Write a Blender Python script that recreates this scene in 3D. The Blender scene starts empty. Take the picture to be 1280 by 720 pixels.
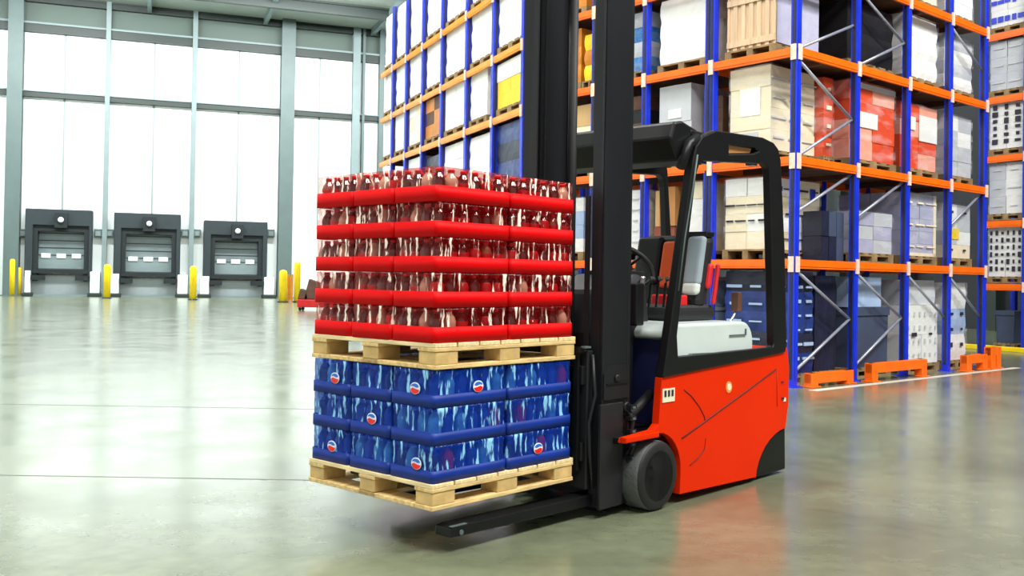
import bpy, bmesh, math, random
from math import sin, cos, radians, pi, hypot, atan2
from mathutils import Vector, Matrix
random.seed(7)
sc = bpy.context.scene
COL = sc.collection

# ------------------------------------------------------------------ materials
def lin(c):
    return tuple(((v/255.0)/12.92 if v/255.0 <= 0.04045 else ((v/255.0+0.055)/1.055)**2.4) for v in c)

def mat(name, rgb, rough=0.5, metal=0.0, var=0.12, scale=6.0, bump=0.0, bscale=20.0, spec=0.5,
        alpha=1.0, coat=0.0, stretch=None, emit=None):
    m = bpy.data.materials.new(name); m.use_nodes = True
    nt = m.node_tree; N = nt.nodes; L = nt.links
    b = N['Principled BSDF']
    base = lin(rgb)
    b.inputs['Roughness'].default_value = rough
    b.inputs['Metallic'].default_value = metal
    b.inputs['Specular IOR Level'].default_value = spec
    b.inputs['Coat Weight'].default_value = coat
    b.inputs['Coat Roughness'].default_value = 0.08
    tc = N.new('ShaderNodeTexCoord'); mp = N.new('ShaderNodeMapping')
    L.new(tc.outputs['Object'], mp.inputs['Vector'])
    if stretch: mp.inputs['Scale'].default_value = stretch
    nz = N.new('ShaderNodeTexNoise'); nz.inputs['Scale'].default_value = scale; nz.inputs['Detail'].default_value = 4
    L.new(mp.outputs['Vector'], nz.inputs['Vector'])
    cr = N.new('ShaderNodeValToRGB')
    cr.color_ramp.elements[0].position = 0.3; cr.color_ramp.elements[1].position = 0.7
    cr.color_ramp.elements[0].color = tuple(v*(1-var) for v in base)+(1,)
    cr.color_ramp.elements[1].color = tuple(min(1, v*(1+var)) for v in base)+(1,)
    L.new(nz.outputs['Fac'], cr.inputs['Fac']); L.new(cr.outputs['Color'], b.inputs['Base Color'])
    if bump > 0:
        n2 = N.new('ShaderNodeTexNoise'); n2.inputs['Scale'].default_value = bscale; n2.inputs['Detail'].default_value = 3
        L.new(mp.outputs['Vector'], n2.inputs['Vector'])
        bp = N.new('ShaderNodeBump'); bp.inputs['Strength'].default_value = bump; bp.inputs['Distance'].default_value = 0.02
        L.new(n2.outputs['Fac'], bp.inputs['Height']); L.new(bp.outputs['Normal'], b.inputs['Normal'])
    if emit:
        b.inputs['Emission Color'].default_value = base+(1,); b.inputs['Emission Strength'].default_value = emit
    b.inputs['Alpha'].default_value = alpha
    return m

def film_mat(name, tint, veil=0.25, rgb=(255, 255, 255), bscale=14.0, streak=(3, 3, 3), lo=0.45, hi=0.62, gl=0.0, bump=0.9, cover=0.0, crgb=(255, 255, 255), shine=0.6):
    """stretch film: clear tinted sheet with milky creases or painted highlight streaks and a wrinkled gloss"""
    m = bpy.data.materials.new(name); m.use_nodes = True
    nt = m.node_tree; N = nt.nodes; L = nt.links; N.clear()
    out = N.new('ShaderNodeOutputMaterial')
    tr = N.new('ShaderNodeBsdfTransparent'); tr.inputs['Color'].default_value = tuple(tint)+(1,)
    df = N.new('ShaderNodeBsdfDiffuse'); cm = N.new('ShaderNodeMixRGB'); cm.inputs[1].default_value = lin(crgb)+(1,); cm.inputs[2].default_value = lin(rgb)+(1,); L.new(cm.outputs[0], df.inputs['Color'])
    g = N.new('ShaderNodeBsdfGlossy'); g.inputs['Roughness'].default_value = 0.16; g.inputs['Color'].default_value = (1, 1, 1, 1)
    tc = N.new('ShaderNodeNewGeometry'); mp = N.new('ShaderNodeMapping'); mp.inputs['Scale'].default_value = streak
    L.new(tc.outputs['Position'], mp.inputs['Vector'])
    nz = N.new('ShaderNodeTexNoise'); nz.inputs['Scale'].default_value = bscale; nz.inputs['Detail'].default_value = 4
    L.new(mp.outputs['Vector'], nz.inputs['Vector'])
    rp = N.new('ShaderNodeValToRGB')
    rp.color_ramp.elements[0].position = lo; rp.color_ramp.elements[1].position = hi
    rp.color_ramp.elements[0].color = (0, 0, 0, 1); rp.color_ramp.elements[1].color = (1, 1, 1, 1)
    L.new(nz.outputs['Fac'], rp.inputs['Fac']); L.new(rp.outputs['Color'], cm.inputs[0])
    mu = N.new('ShaderNodeMath'); mu.operation = 'MULTIPLY_ADD'; mu.inputs[1].default_value = veil; mu.inputs[2].default_value = cover
    L.new(rp.outputs['Color'], mu.inputs[0])
    m1 = N.new('ShaderNodeMixShader'); L.new(mu.outputs[0], m1.inputs[0]); L.new(tr.outputs[0], m1.inputs[1]); L.new(df.outputs[0], m1.inputs[2])
    bp = N.new('ShaderNodeBump'); bp.inputs['Strength'].default_value = bump; bp.inputs['Distance'].default_value = 0.01
    L.new(nz.outputs['Fac'], bp.inputs['Height']); L.new(bp.outputs['Normal'], g.inputs['Normal'])
    fr = N.new('ShaderNodeFresnel'); fr.inputs['IOR'].default_value = 1.45; L.new(bp.outputs['Normal'], fr.inputs['Normal'])
    fm = N.new('ShaderNodeMath'); fm.operation = 'MULTIPLY_ADD'; fm.inputs[1].default_value = shine; fm.inputs[2].default_value = gl*0.12
    L.new(fr.outputs[0], fm.inputs[0])
    m2 = N.new('ShaderNodeMixShader'); L.new(fm.outputs[0], m2.inputs[0]); L.new(m1.outputs[0], m2.inputs[1]); L.new(g.outputs[0], m2.inputs[2])
    L.new(m2.outputs[0], out.inputs['Surface'])
    return m

M = {}
M['panel'] = mat('wall_panel_white', (236, 244, 242), 0.45, var=0.015, scale=0.6)
M['panel_shade'] = mat('wall_panel_shade', (72, 88, 79), 0.5, var=0.03, scale=0.6)  # shade below the ceiling, put into the upper panel colour
M['panel_dim'] = mat('wall_panel_gap_shade', (30, 32, 38), 0.6, var=0.1, scale=0.5)  # dark colour stands in for shade behind the racks
M['seam'] = mat('panel_joint_grey', (130, 142, 140), 0.6, var=0.03)
M['steel'] = mat('painted_steel_greygreen', (84, 100, 98), 0.5, var=0.06, scale=2)
M['steel_dk'] = mat('painted_steel_dark', (30, 42, 37), 0.5, var=0.06, scale=2)
M['steel_lt'] = mat('painted_steel_light', (116, 132, 132), 0.5, var=0.05, scale=2)
M['ceil'] = mat('ceiling_deck', (150, 160, 152), 0.7, var=0.05, scale=2)
M['dock'] = mat('dock_seal_dark', (30, 42, 46), 0.6, var=0.08, scale=3)
M['dock_in'] = mat('dock_recess_black', (14, 24, 27), 0.7, var=0.08, scale=3)
M['dock_door'] = mat('dock_door_grey', (112, 126, 128), 0.5, var=0.05, scale=3)
M['dock_low'] = mat('dock_leveller_grey', (138, 148, 150), 0.5, var=0.05, scale=3)
M['yellow'] = mat('safety_yellow', (250, 215, 10), 0.4, var=0.06, scale=4)
M['yellow_pale'] = mat('pale_yellow_guard', (226, 222, 150), 0.5, var=0.05, scale=4)
M['blue'] = mat('rack_blue', (22, 50, 205), 0.38, var=0.12, scale=8)
M['orange'] = mat('rack_orange', (255, 108, 4), 0.38, var=0.1, scale=5)
M['orange_y'] = mat('rack_amber', (250, 155, 20), 0.38, var=0.1, scale=5)
M['conn'] = mat('rack_connector_pale', (238, 205, 185), 0.4, var=0.1, scale=20)
M['galv'] = mat('galvanised_brace', (165, 170, 185), 0.35, metal=0.4, var=0.1, scale=12)
M['deck'] = mat('rack_deck_board', (104, 66, 44), 0.8, var=0.25, scale=5)
M['pwood'] = mat('pallet_pine', (222, 190, 128), 0.65, var=0.28, scale=4, stretch=(1.5, 9, 9), bump=0.25)
M['pwood2'] = mat('pallet_pine_pale', (236, 212, 160), 0.65, var=0.22, scale=5, stretch=(9, 1.5, 9), bump=0.2)
M['pblock'] = mat('pallet_block', (205, 172, 110), 0.7, var=0.22, scale=9, bump=0.25)
M['pworn'] = mat('pallet_worn', (138, 116, 78), 0.75, var=0.35, scale=6)
M['fk_orange'] = mat('forklift_orange', (222, 42, 0), 0.5, var=0.025, scale=3, spec=.08)
M['fk_black'] = mat('forklift_black', (17, 18, 19), 0.42, var=0.15, scale=5, spec=.3)
M['fk_mast'] = mat('mast_black_steel', (32, 33, 37), 0.42, metal=0.2, spec=.35, var=0.15, scale=4, stretch=(1, 1, .3))
M['fk_dark'] = mat('forklift_interior', (16, 16, 20), 0.6, var=0.2)
M['fk_white'] = mat('hood_white', (205, 216, 212), 0.35, var=0.03, coat=0.3)
M['fk_navy'] = mat('seat_base_navy', (28, 34, 74), 0.45, var=0.2, scale=4)
M['fk_red'] = mat('trim_red', (205, 24, 30), 0.45, var=0.1)
M['fk_seatg'] = mat('seat_grey_blue', (150, 164, 172), 0.55, var=0.06)
M['fk_seatw'] = mat('seat_band_white', (206, 214, 206), 0.55, var=0.06)
M['fk_seato'] = mat('seat_insert_orange', (255, 92, 0), 0.55, var=0.06)
M['chrome'] = mat('bright_metal', (190, 190, 190), 0.25, metal=0.9, var=0.1)
M['tyre'] = mat('tyre_grey_tread', (88, 92, 88), 0.8, var=0.14, scale=14, bump=0.3, bscale=60)
M['tyre_side'] = mat('tyre_black_wall', (19, 20, 19), 0.6, var=0.2, scale=10)
M['rim'] = mat('wheel_rim_black', (44, 45, 47), 0.35, var=0.2)
M['cream'] = mat('sticker_cream', (232, 226, 196), 0.5, var=0.03)
M['ink'] = mat('print_dark', (40, 36, 50), 0.6, var=0.1)
M['amber'] = mat('badge_amber', (244, 148, 60), 0.4, var=0.05)
M['seamdk'] = mat('panel_gap_dark', (96, 16, 6), 0.6, var=0.1)
M['tray_red'] = mat('tray_red', (208, 0, 4), 0.5, var=0.05, scale=5, spec=.12)
M['cola'] = mat('bottle_cola_dark', (38, 12, 9), 0.10, var=0.3, scale=8, coat=0.8, spec=0.8)
M['cap_red'] = mat('cap_red', (214, 14, 22), 0.35, var=0.05)
M['lab_red'] = mat('bottle_label_red', (190, 20, 26), 0.3, var=0.15, scale=15, coat=0.4)
M['clear'] = mat('bottle_clear_top', (120, 84, 62), 0.10, var=0.3, scale=20, coat=0.9, spec=0.8)
M['green_dk'] = mat('bottle_dark_green', (16, 34, 24), 0.10, var=0.2, coat=0.8, spec=0.8)
M['pale_b'] = mat('bottle_pale', (206, 186, 158), 0.14, var=0.12, scale=18, coat=0.8)
M['tray_blue'] = mat('tray_blue', (4, 44, 132), 0.45, var=0.15, scale=5, spec=.3)
M['bot_blue'] = mat('bottle_blue', (24, 76, 176), 0.14, var=0.3, scale=16, coat=0.7)
M['bot_ice'] = mat('bottle_ice_blue', (120, 196, 236), 0.12, var=0.25, scale=18, coat=0.9)
M['cap_blue'] = mat('cap_blue', (16, 44, 150), 0.35, var=0.06)
M['logo_white'] = mat('emblem_white', (232, 240, 244), 0.35, var=0.05)
M['logo_red'] = mat('emblem_red', (226, 24, 22), 0.35, var=0.04)
M['logo_blue'] = mat('emblem_blue', (30, 110, 210), 0.35, var=0.05)
M['film_red'] = film_mat('film_over_red', (1.0, .80, .78), veil=0.72, rgb=(255, 238, 222), bscale=5, streak=(8, 8, 1.0), lo=0.57, hi=0.62, cover=.16, crgb=(170, 8, 12), shine=.28)  # tall cream streaks are highlights painted into the film
M['film_blue'] = film_mat('film_over_blue', (.60, .78, 1.0), veil=0.42, rgb=(150, 215, 250), bscale=5, streak=(8, 8, 1.4), lo=0.56, hi=0.63, cover=.42, crgb=(12, 56, 165), shine=.35)  # light-blue streaks painted in as highlights on the film
M['film'] = film_mat('film_clear', (.99, .99, 1), veil=0.2, rgb=(250, 250, 252), bscale=1.6, streak=(1.2, 1.2, 4), lo=0.48, hi=0.66, bump=0.3, shine=.25)
M['w_white'] = mat('carton_white', (240, 240, 236), 0.5, var=0.05, scale=3, bump=0.35, bscale=5)
M['w_cream'] = mat('carton_cream', (240, 228, 198), 0.6, var=0.05, scale=3)
M['w_grey'] = mat('carton_light_grey', (196, 200, 204), 0.55, var=0.07, scale=3)
M['w_lilac'] = mat('carton_lilac_grey', (178, 180, 204), 0.5, var=0.09, scale=5, bump=0.3)
M['w_kraft'] = mat('carton_kraft', (178, 124, 70), 0.65, var=0.08, scale=3)
M['w_rust'] = mat('carton_rust', (132, 72, 50), 0.65, var=0.12, scale=3)
M['w_tan'] = mat('carton_tan', (206, 170, 116), 0.65, var=0.08, scale=3)
M['w_red'] = mat('carton_orange_red', (228, 84, 44), 0.5, var=0.1, scale=3)
M['w_redlt'] = mat('carton_salmon', (240, 170, 146), 0.5, var=0.1, scale=3)
M['w_navy'] = mat('wrapped_navy', (34, 54, 120), 0.35, var=0.3, scale=5, bump=0.5, bscale=6)
M['w_dark'] = mat('wrapped_dark', (32, 35, 56), 0.4, var=0.25, scale=5, bump=0.3)
M['w_black'] = mat('wrapped_black', (20, 20, 24), 0.5, var=0.3, scale=5)
M['w_slate'] = mat('bin_slate', (66, 76, 98), 0.45, var=0.1, scale=4)
M['w_ice'] = mat('bin_pale_blue', (168, 190, 222), 0.4, var=0.08, scale=4)
M['w_yellow'] = mat('carton_yellow', (246, 208, 24), 0.45, var=0.06, scale=4)
M['w_amber'] = mat('plastic_amber', (206, 128, 26), 0.45, var=0.15, scale=4)
M['w_wood'] = mat('crate_plywood', (212, 184, 150), 0.65, var=0.14, scale=3, stretch=(8, 8, .6))
M['w_brown'] = mat('goods_brown', (92, 62, 46), 0.6, var=0.25, scale=4)
M['w_net'] = mat('net_blue_green', (64, 128, 190), 0.5, var=0.4, scale=12)
M['joint'] = mat('floor_joint_dark', (96, 100, 96), 0.6, var=0.1)
M['skirt'] = mat('kerb_concrete', (196, 192, 180), 0.7, var=0.08, scale=4)

def floor_mat():
    m = bpy.data.materials.new('polished_concrete'); m.use_nodes = True
    nt = m.node_tree; N = nt.nodes; L = nt.links; b = N['Principled BSDF']
    tc = N.new('ShaderNodeTexCoord')
    n1 = N.new('ShaderNodeTexNoise'); n1.inputs['Scale'].default_value = 0.55; n1.inputs['Detail'].default_value = 7; n1.inputs['Roughness'].default_value = 0.62
    n1.inputs['Distortion'].default_value = 0.8
    L.new(tc.outputs['Object'], n1.inputs['Vector'])
    cr = N.new('ShaderNodeValToRGB'); e = cr.color_ramp.elements
    e[0].position = 0.30; e[0].color = lin((92, 98, 76))+(1,)
    e[1].position = 0.72; e[1].color = lin((124, 131, 106))+(1,)
    L.new(n1.outputs['Fac'], cr.inputs['Fac'])
    n3 = N.new('ShaderNodeTexNoise'); n3.inputs['Scale'].default_value = 9; n3.inputs['Detail'].default_value = 8
    L.new(tc.outputs['Object'], n3.inputs['Vector'])
    mx = N.new('ShaderNodeMixRGB'); mx.blend_type = 'OVERLAY'; mx.inputs[0].default_value = 0.25
    L.new(cr.outputs[0], mx.inputs[1]); L.new(n3.outputs['Fac'], mx.inputs[2]); L.new(mx.outputs[0], b.inputs['Base Color'])
    rr = N.new('ShaderNodeMapRange'); rr.inputs[1].default_value = 0.3; rr.inputs[2].default_value = 0.7; rr.inputs[3].default_value = 0.16; rr.inputs[4].default_value = 0.25
    n2 = N.new('ShaderNodeTexNoise'); n2.inputs['Scale'].default_value = 1.6; n2.inputs['Detail'].default_value = 6
    L.new(tc.outputs['Object'], n2.inputs['Vector'])
    L.new(n2.outputs['Fac'], rr.inputs[0]); L.new(rr.outputs[0], b.inputs['Roughness'])
    b.inputs['IOR'].default_value = 1.9
    bp = N.new('ShaderNodeBump'); bp.inputs['Strength'].default_value = 0.05; bp.inputs['Distance'].default_value = 0.01
    n4 = N.new('ShaderNodeTexNoise'); n4.inputs['Scale'].default_value = 3.5; n4.inputs['Detail'].default_value = 3
    L.new(tc.outputs['Object'], n4.inputs['Vector']); L.new(n4.outputs['Fac'], bp.inputs['Height']); L.new(bp.outputs[0], b.inputs['Normal'])
    return m
M['floor'] = floor_mat()

# ------------------------------------------------------------------ helpers
class MB:
    def __init__(s): s.bm = bmesh.new(); s.mats = []
    def mi(s, m):
        if m not in s.mats: s.mats.append(m)
        return s.mats.index(m)
    def box(s, x0, x1, y0, y1, z0, z1, m='steel', skew=0.0):
        v = [s.bm.verts.new((x+skew*(z-z0), y, z)) for x in (x0, x1) for y in (y0, y1) for z in (z0, z1)]
        i = s.mi(m)
        for q in ((0, 1, 3, 2), (4, 6, 7, 5), (0, 4, 5, 1), (2, 3, 7, 6), (0, 2, 6, 4), (1, 5, 7, 3)):
            f = s.bm.faces.new([v[k] for k in q]); f.material_index = i
        return s
    def bar(s, a, b, w, h, m='steel'):
        a = Vector(a); b = Vector(b); d = (b-a).normalized()
        up = Vector((0, 0, 1)) if abs(d.z) < 0.95 else Vector((1, 0, 0))
        r = d.cross(up).normalized(); u = r.cross(d)
        v = [s.bm.verts.new(p+r*sx*w/2+u*sz*h/2) for p in (a, b) for sx in (-1, 1) for sz in (-1, 1)]
        i = s.mi(m)
        for q in ((0, 1, 3, 2), (4, 6, 7, 5), (0, 4, 5, 1), (2, 3, 7, 6), (0, 2, 6, 4), (1, 5, 7, 3)):
            f = s.bm.faces.new([v[k] for k in q]); f.material_index = i
        return s
    def tube(s, pts, r, m='steel', n=10, smooth=True):
        pts = [Vector(p) for p in pts]; rings = []; i = s.mi(m)
        rs = r if isinstance(r, (list, tuple)) else [r]*len(pts)
        for k, p in enumerate(pts):
            d = (pts[min(k+1, len(pts)-1)]-pts[max(k-1, 0)]).normalized()
            up = Vector((0, 0, 1)) if abs(d.z) < 0.9 else Vector((1, 0, 0))
            a = d.cross(up).normalized(); b = a.cross(d)
            rings.append([s.bm.verts.new(p+(a*cos(t)+b*sin(t))*rs[k]) for t in [2*pi*j/n for j in range(n)]])
        for k in range(len(rings)-1):
            for j in range(n):
                f = s.bm.faces.new((rings[k][j], rings[k][(j+1) % n], rings[k+1][(j+1) % n], rings[k+1][j])); f.material_index = i; f.smooth = smooth
        for rg in (rings[0][::-1], rings[-1]):
            f = s.bm.faces.new(rg); f.material_index = i
        return s
    def lathe(s, prof, m='steel', n=12, axis='z', c=(0, 0, 0), mats=None):
        """prof: list of (radius, height)"""
        rings = []
        for (r, h) in prof:
            rg = []
            for j in range(n):
                t = 2*pi*j/n
                p = (c[0]+r*cos(t), c[1]+r*sin(t), c[2]+h) if axis == 'z' else (c[0]+r*cos(t), c[1]+h, c[2]+r*sin(t))
                rg.append(s.bm.verts.new(p))
            rings.append(rg)
        for k in range(len(rings)-1):
            i = s.mi(mats[k] if mats else m)
            for j in range(n):
                f = s.bm.faces.new((rings[k][j], rings[k][(j+1) % n], rings[k+1][(j+1) % n], rings[k+1][j])); f.material_index = i; f.smooth = True
        for rg, mm in ((rings[0][::-1], (mats[0] if mats else m)), (rings[-1], (mats[-1] if mats else m))):
            f = s.bm.faces.new(rg); f.material_index = s.mi(mm)
        return s
    def prism(s, poly, y0, y1, m='steel', holes=(), plane='xz'):
        """polygon in x,z (or x,y) extruded along y (or z), with holes"""
        i = s.mi(m)
        def P(a, b, t): return (a, t, b) if plane == 'xz' else (a, b, t)
        if not holes:
            A = [s.bm.verts.new(P(a, b, y0)) for a, b in poly]; B = [s.bm.verts.new(P(a, b, y1)) for a, b in poly]
            s.bm.faces.new(A).material_index = i; s.bm.faces.new(B[::-1]).material_index = i
            for k in range(len(A)):
                s.bm.faces.new((A[k], B[k], B[(k+1) % len(A)], A[(k+1) % len(A)])).material_index = i
            return s
        for t in (y0, y1):
            es = []
            for lp in (poly,)+tuple(holes):
                vs = [s.bm.verts.new(P(a, b, t)) for a, b in lp]
                es += [s.bm.edges.new((vs[k], vs[(k+1) % len(vs)])) for k in range(len(vs))]
            r = bmesh.ops.triangle_fill(s.bm, edges=es, use_beauty=True)
            for g in r['geom']:
                if isinstance(g, bmesh.types.BMFace): g.material_index = i
        for lp in (poly,)+tuple(holes):
            for k in range(len(lp)):
                a, b = lp[k], lp[(k+1) % len(lp)]
                f = s.bm.faces.new([s.bm.verts.new(P(*q, t)) for q, t in ((a, y0), (b, y0), (b, y1), (a, y1))]); f.material_index = i
        return s
    def mesh(s, name):
        bmesh.ops.remove_doubles(s.bm, verts=s.bm.verts, dist=1e-5)
        bmesh.ops.recalc_face_normals(s.bm, faces=s.bm.faces)
        me = bpy.data.meshes.new(name); s.bm.to_mesh(me); s.bm.free()
        for m in s.mats: me.materials.append(M[m])
        return me
    def build(s, name, parent=None, bevel=0.0, seg=2, **kw):
        o = bpy.data.objects.new(name, s.mesh(name)); COL.objects.link(o); o.parent = parent
        if bevel:
            b = o.modifiers.new('bevel', 'BEVEL'); b.width = bevel; b.segments = seg; b.limit_method = 'ANGLE'; b.angle_limit = radians(35)
            b.harden_normals = False
        for k, v in kw.items(): o[k] = v
        return o

def empty(name, loc=(0, 0, 0), rz=0.0):
    o = bpy.data.objects.new(name, None); COL.objects.link(o); o.location = loc; o.rotation_euler = (0, 0, rz); o.empty_display_size = 0.2
    return o
def tag(o, label, cat, group=None):
    o['label'] = label; o['category'] = cat
    if group: o['group'] = group
    return o
def at_frame(o, fr, x=0, y=0, z=0):
    o.location = fr['o']+fr['ex']*x+fr['ey']*y+Vector((0, 0, z)); o.rotation_euler = (0, 0, fr['a'])
    return o
def frame(ox, oy, ang):
    return dict(o=Vector((ox, oy, 0)), ex=Vector((cos(ang), sin(ang), 0)), ey=Vector((-sin(ang), cos(ang), 0)), a=ang)
def copy_tree(o, parent=None):
    c = o.copy(); COL.objects.link(c); c.parent = parent
    for ch in o.children: copy_tree(ch, c)
    return c

# ------------------------------------------------------------------ camera and sight lines (used only to survey the place from the photo)
F_PX, PITCH, ROLL, HCAM, SHY = 1220.0, .012, .016, 1.25, -25.6
cF = Vector((0, cos(PITCH), sin(PITCH))); u0 = Vector((0, -sin(PITCH), cos(PITCH))); r0 = Vector((1, 0, 0))
cU = u0*cos(ROLL)-r0*sin(ROLL); cR = r0*cos(ROLL)+u0*sin(ROLL); cC = Vector((0, 0, HCAM))
cam = bpy.data.objects.new('camera', bpy.data.cameras.new('camera')); COL.objects.link(cam)
cam.matrix_world = Matrix(((cR.x, cU.x, -cF.x, 0), (cR.y, cU.y, -cF.y, 0), (cR.z, cU.z, -cF.z, HCAM), (0, 0, 0, 1)))
cam.data.sensor_width = 36; cam.data.lens = 36*F_PX/1280; cam.data.shift_y = SHY/1280
cam.data.clip_end = 300; cam.data.clip_start = 0.05
sc.camera = cam
def ray(x, y): return cF+cR*((x-640)/F_PX)-cU*((y-360-SHY)/F_PX)
def onz(x, y, z=0.0):
    d = ray(x, y); return cC+d*((z-HCAM)/d.z)
def online(x, y, P, D):
    d = ray(x, y); n = Vector((D.y, -D.x, 0)); Q = cC+d*((P-cC).dot(n)/d.dot(n)); return (Q-P).dot(D), Q.z

# ------------------------------------------------------------------ room shell
def struct(o): o['kind'] = 'structure'; return o
b = MB(); b.box(-60, 45, -14, 95, -0.3, 0, 'floor'); struct(b.build('floor'))
b = MB()
for (px, py) in ((300, 510), (250, 598)):
    p = onz(px, py)
    b.box(-14, min(p.x+2.0, 1.5) if py < 550 else p.x+.9, p.y-.008, p.y+.008, 0, .0012, 'joint')
struct(b.build('trim_1'))
# dock wall
WA = radians(20); wp0 = onz(180, 371)
WF = frame(wp0.x, wp0.y, WA)
def W(px, py): return online(px, py, WF['o'], WF['ex'])
TOP = 15.45
b = MB(); b.box(-30, 75, 0, .3, 0, 13.85, 'panel'); b.box(-30, 75, 0.02, .3, 13.85, TOP+.3, 'panel_shade')  # upper row carries the ceiling shade in its colour
for px in (78, 190, 296, 397): # panel joints
    s_, _ = W(px, 250); b.box(s_-.05, s_+.05, -.02, .01, 3.9, 14, 'seam')
struct(at_frame(b.build('wall_back'), WF))
b = MB(); b.box(-60, 45, -14, 95, TOP, TOP+.3, 'ceil'); struct(b.build('ceiling'))
zg1 = W(130, 124)[1]; zg2 = W(130, 42)[1]
for k, (z0, z1, m) in enumerate(((zg1-.16, zg1+.16, 'steel_dk'), (zg2-.28, zg2+.22, 'steel_dk'), (TOP-.35, TOP, 'steel_dk'))):
    b = MB(); b.box(-30, 60, -.28, 0, z0, z0+(z1-z0)*.8, m); b.box(-30, 60, -.34, 0, z0+(z1-z0)*.8, z1, 'steel_lt' if k < 2 else 'steel_dk')
    struct(at_frame(b.build('trim_%d' % (k+2)), WF))
def column(x0, x1, n, y=-.75, m='steel_lt'):
    a, c = W(x0, 250)[0], W(x1, 250)[0]; w = (c-a); b = MB()
    b.box(a, c, y, y+.09, 0, TOP, m); b.box(a, c, -.1, -.02, 0, TOP, m); b.box(a+w*.42, a+w*.58, y+.05, -.05, 0, TOP, 'steel')
    b.box(a-.25, c+.25, y-.15, 0, 0, .05, 'steel')
    struct(at_frame(b.build('trim_%d' % n), WF))
column(8, 27, 5, m='steel'); column(347, 364, 6, m='steel')
for n, (x0, x1) in enumerate(((129, 135), (237, 243), (437, 446), (449, 452), (470, 476))):
    column(x0, x1, 7+n, -.42, 'steel_lt' if n < 3 else 'steel')
# ceiling beams parallel to the dock wall and bracing
p = onz(380, 13, 14.9); BF = frame(p.x, p.y, WA)
b = MB(); b.box(-6.5, 6.9, -.15, .15, 14.85, 14.95, 'steel_dk'); b.box(-6.5, 6.9, -.03, .03, 14.9, 15.4, 'steel_dk'); b.box(-6.5, 6.9, -.15, .15, 15.35, 15.45, 'steel_dk')
b.box(6.6, 6.85, -.12, .12, 10.0, 14.9, 'steel'); struct(at_frame(b.build('trim_12'), BF))
b = MB()
for s in range(-30, 40, 6):
    b.box(s-.1, s+.1, -12, 0, 15.1, 15.45, 'steel_lt')
struct(at_frame(b.build('trim_13'), WF))
# right wall far behind the racks, coloured dark as shade in their gaps
RF = frame(16.5, 22, radians(112.8))
b = MB(); b.box(-30, 48, -.3, 0, 0, TOP, 'panel_dim')
for k in range(-9, 15): b.box(k*3.2, k*3.2+.3, 0, .25, 0, TOP, 'steel_dk')
struct(at_frame(b.build('wall_right'), RF))
# left wall beyond the frame edge
LFm = frame(WF['o'].x-WF['ex'].x*13, WF['o'].y-WF['ex'].y*13, radians(110))
b = MB(); b.box(-55, 0, 0, .3, 0, TOP, 'panel'); struct(at_frame(b.build('wall_left'), LFm))

# dock doors
def dock(n, xl, xr, yt, yb, il, ir, it, yfloor, lx, label):
    cxm = (xl+xr)/2
    a, zt = W(xl, yt); c, _ = W(xr, yt); zt = (zt+W(xr, yt+2.5)[1])/2
    ia = W(il, 300)[0]; ic = W(ir, 300)[0]; zi = W(cxm, it)[1]; zb = W(cxm, yb)[1]; zlow = W(cxm, yb-36+20)[1]
    r = empty('door_%d' % n); r['kind'] = 'structure'; at_frame(r, WF)
    b = MB(); b.prism([(a, zb-.4), (ia, zb-.4), (ia, zi), (ic, zi), (ic, zb-.4), (c, zb-.4), (c+.0, zt), (a, zt)], -.75, 0, 'dock'); b.build('door_surround', r, .04)
    b = MB(); t = .22
    b.prism([(ia, zb-.6), (ia+t, zb-.6), (ia+t, zi-t*1.3), (ic-t, zi-t*1.3), (ic-t, zb-.6), (ic, zb-.6), (ic, zi), (ia, zi)], -.62, 0, 'dock_in'); b.build('dock_seal', r)
    zw = W(cxm, yb-16)[1]
    b = MB(); b.box(ia+t, ic-t, -.12, -.02, zb, zi, 'dock_door')
    for k in range(1, 6): b.box(ia+t, ic-t, -.14, -.12, zb+(zi-zb)*k/6-.02, zb+(zi-zb)*k/6+.02, 'dock')
    b.build('door_panel', r)
    b = MB(); b.box(ia+t, ic-t, -.16, -.12, zb+.05, zw-.15, 'steel_lt'); b.build('lower_panel', r)
    wd = (ic-ia-2*t)/3
    for k in range(3):
        b = MB(); x0 = ia+t+wd*k+.12; b.box(x0, x0+wd-.28, -.17, -.12, zw-.08, zw+.16, 'panel'); b.build('door_window', r, .05)
    b = MB(); b.box(ia, ic, -.7, -.1, zb-.2, zb, 'dock_in')
    b.box(ia-.05, ia+.6, -.9, -.6, zb-.55, zb-.3, 'dock_in'); b.box(ic-.6, ic+.05, -.9, -.6, zb-.55, zb-.3, 'dock_in'); b.build('bumper_bar', r)
    b = MB(); b.box(ia-.05, ic+.05, -.35, 0, 0, zb-.3, 'dock_low'); b.box(ia, ic, -.5, 0, 0, .1, 'steel_lt'); b.build('leveller_plate', r)
    for x0, x1 in ((a+(.04 if n == 1 else -.15), ia-.06), (ic+.10, c+.40)):
        b = MB(); b.box(x0, x1, -.8, 0, .18, zb-.08, 'panel'); b.box(x0-.1, x1+.1, -1.0, 0, 0, .18, 'steel_dk'); b.build('bumper_post', r, .03)
    xm = (ia+ic)/2
    b = MB(); b.box(xm-.3, xm+.3, -1.0, -.75, zt-.95, zt-.2, 'dock_in'); b.lathe([(.02, -.12), (.14, -.1), (.14, 0)], 'logo_white', 12, 'y', (xm, -1.0, zt-.55)); b.build('dock_light', r)
    return r
dock(1, 34, 117, 261.5, 337, 43, 112, 283, 369, 0, '')
dock(2, 143.5, 226, 266.5, 341, 152, 220, 287, 373, 0, '')
dock(3, 254.5, 333, 276, 344, 263, 327, 295, 376, 0, '')
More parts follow.
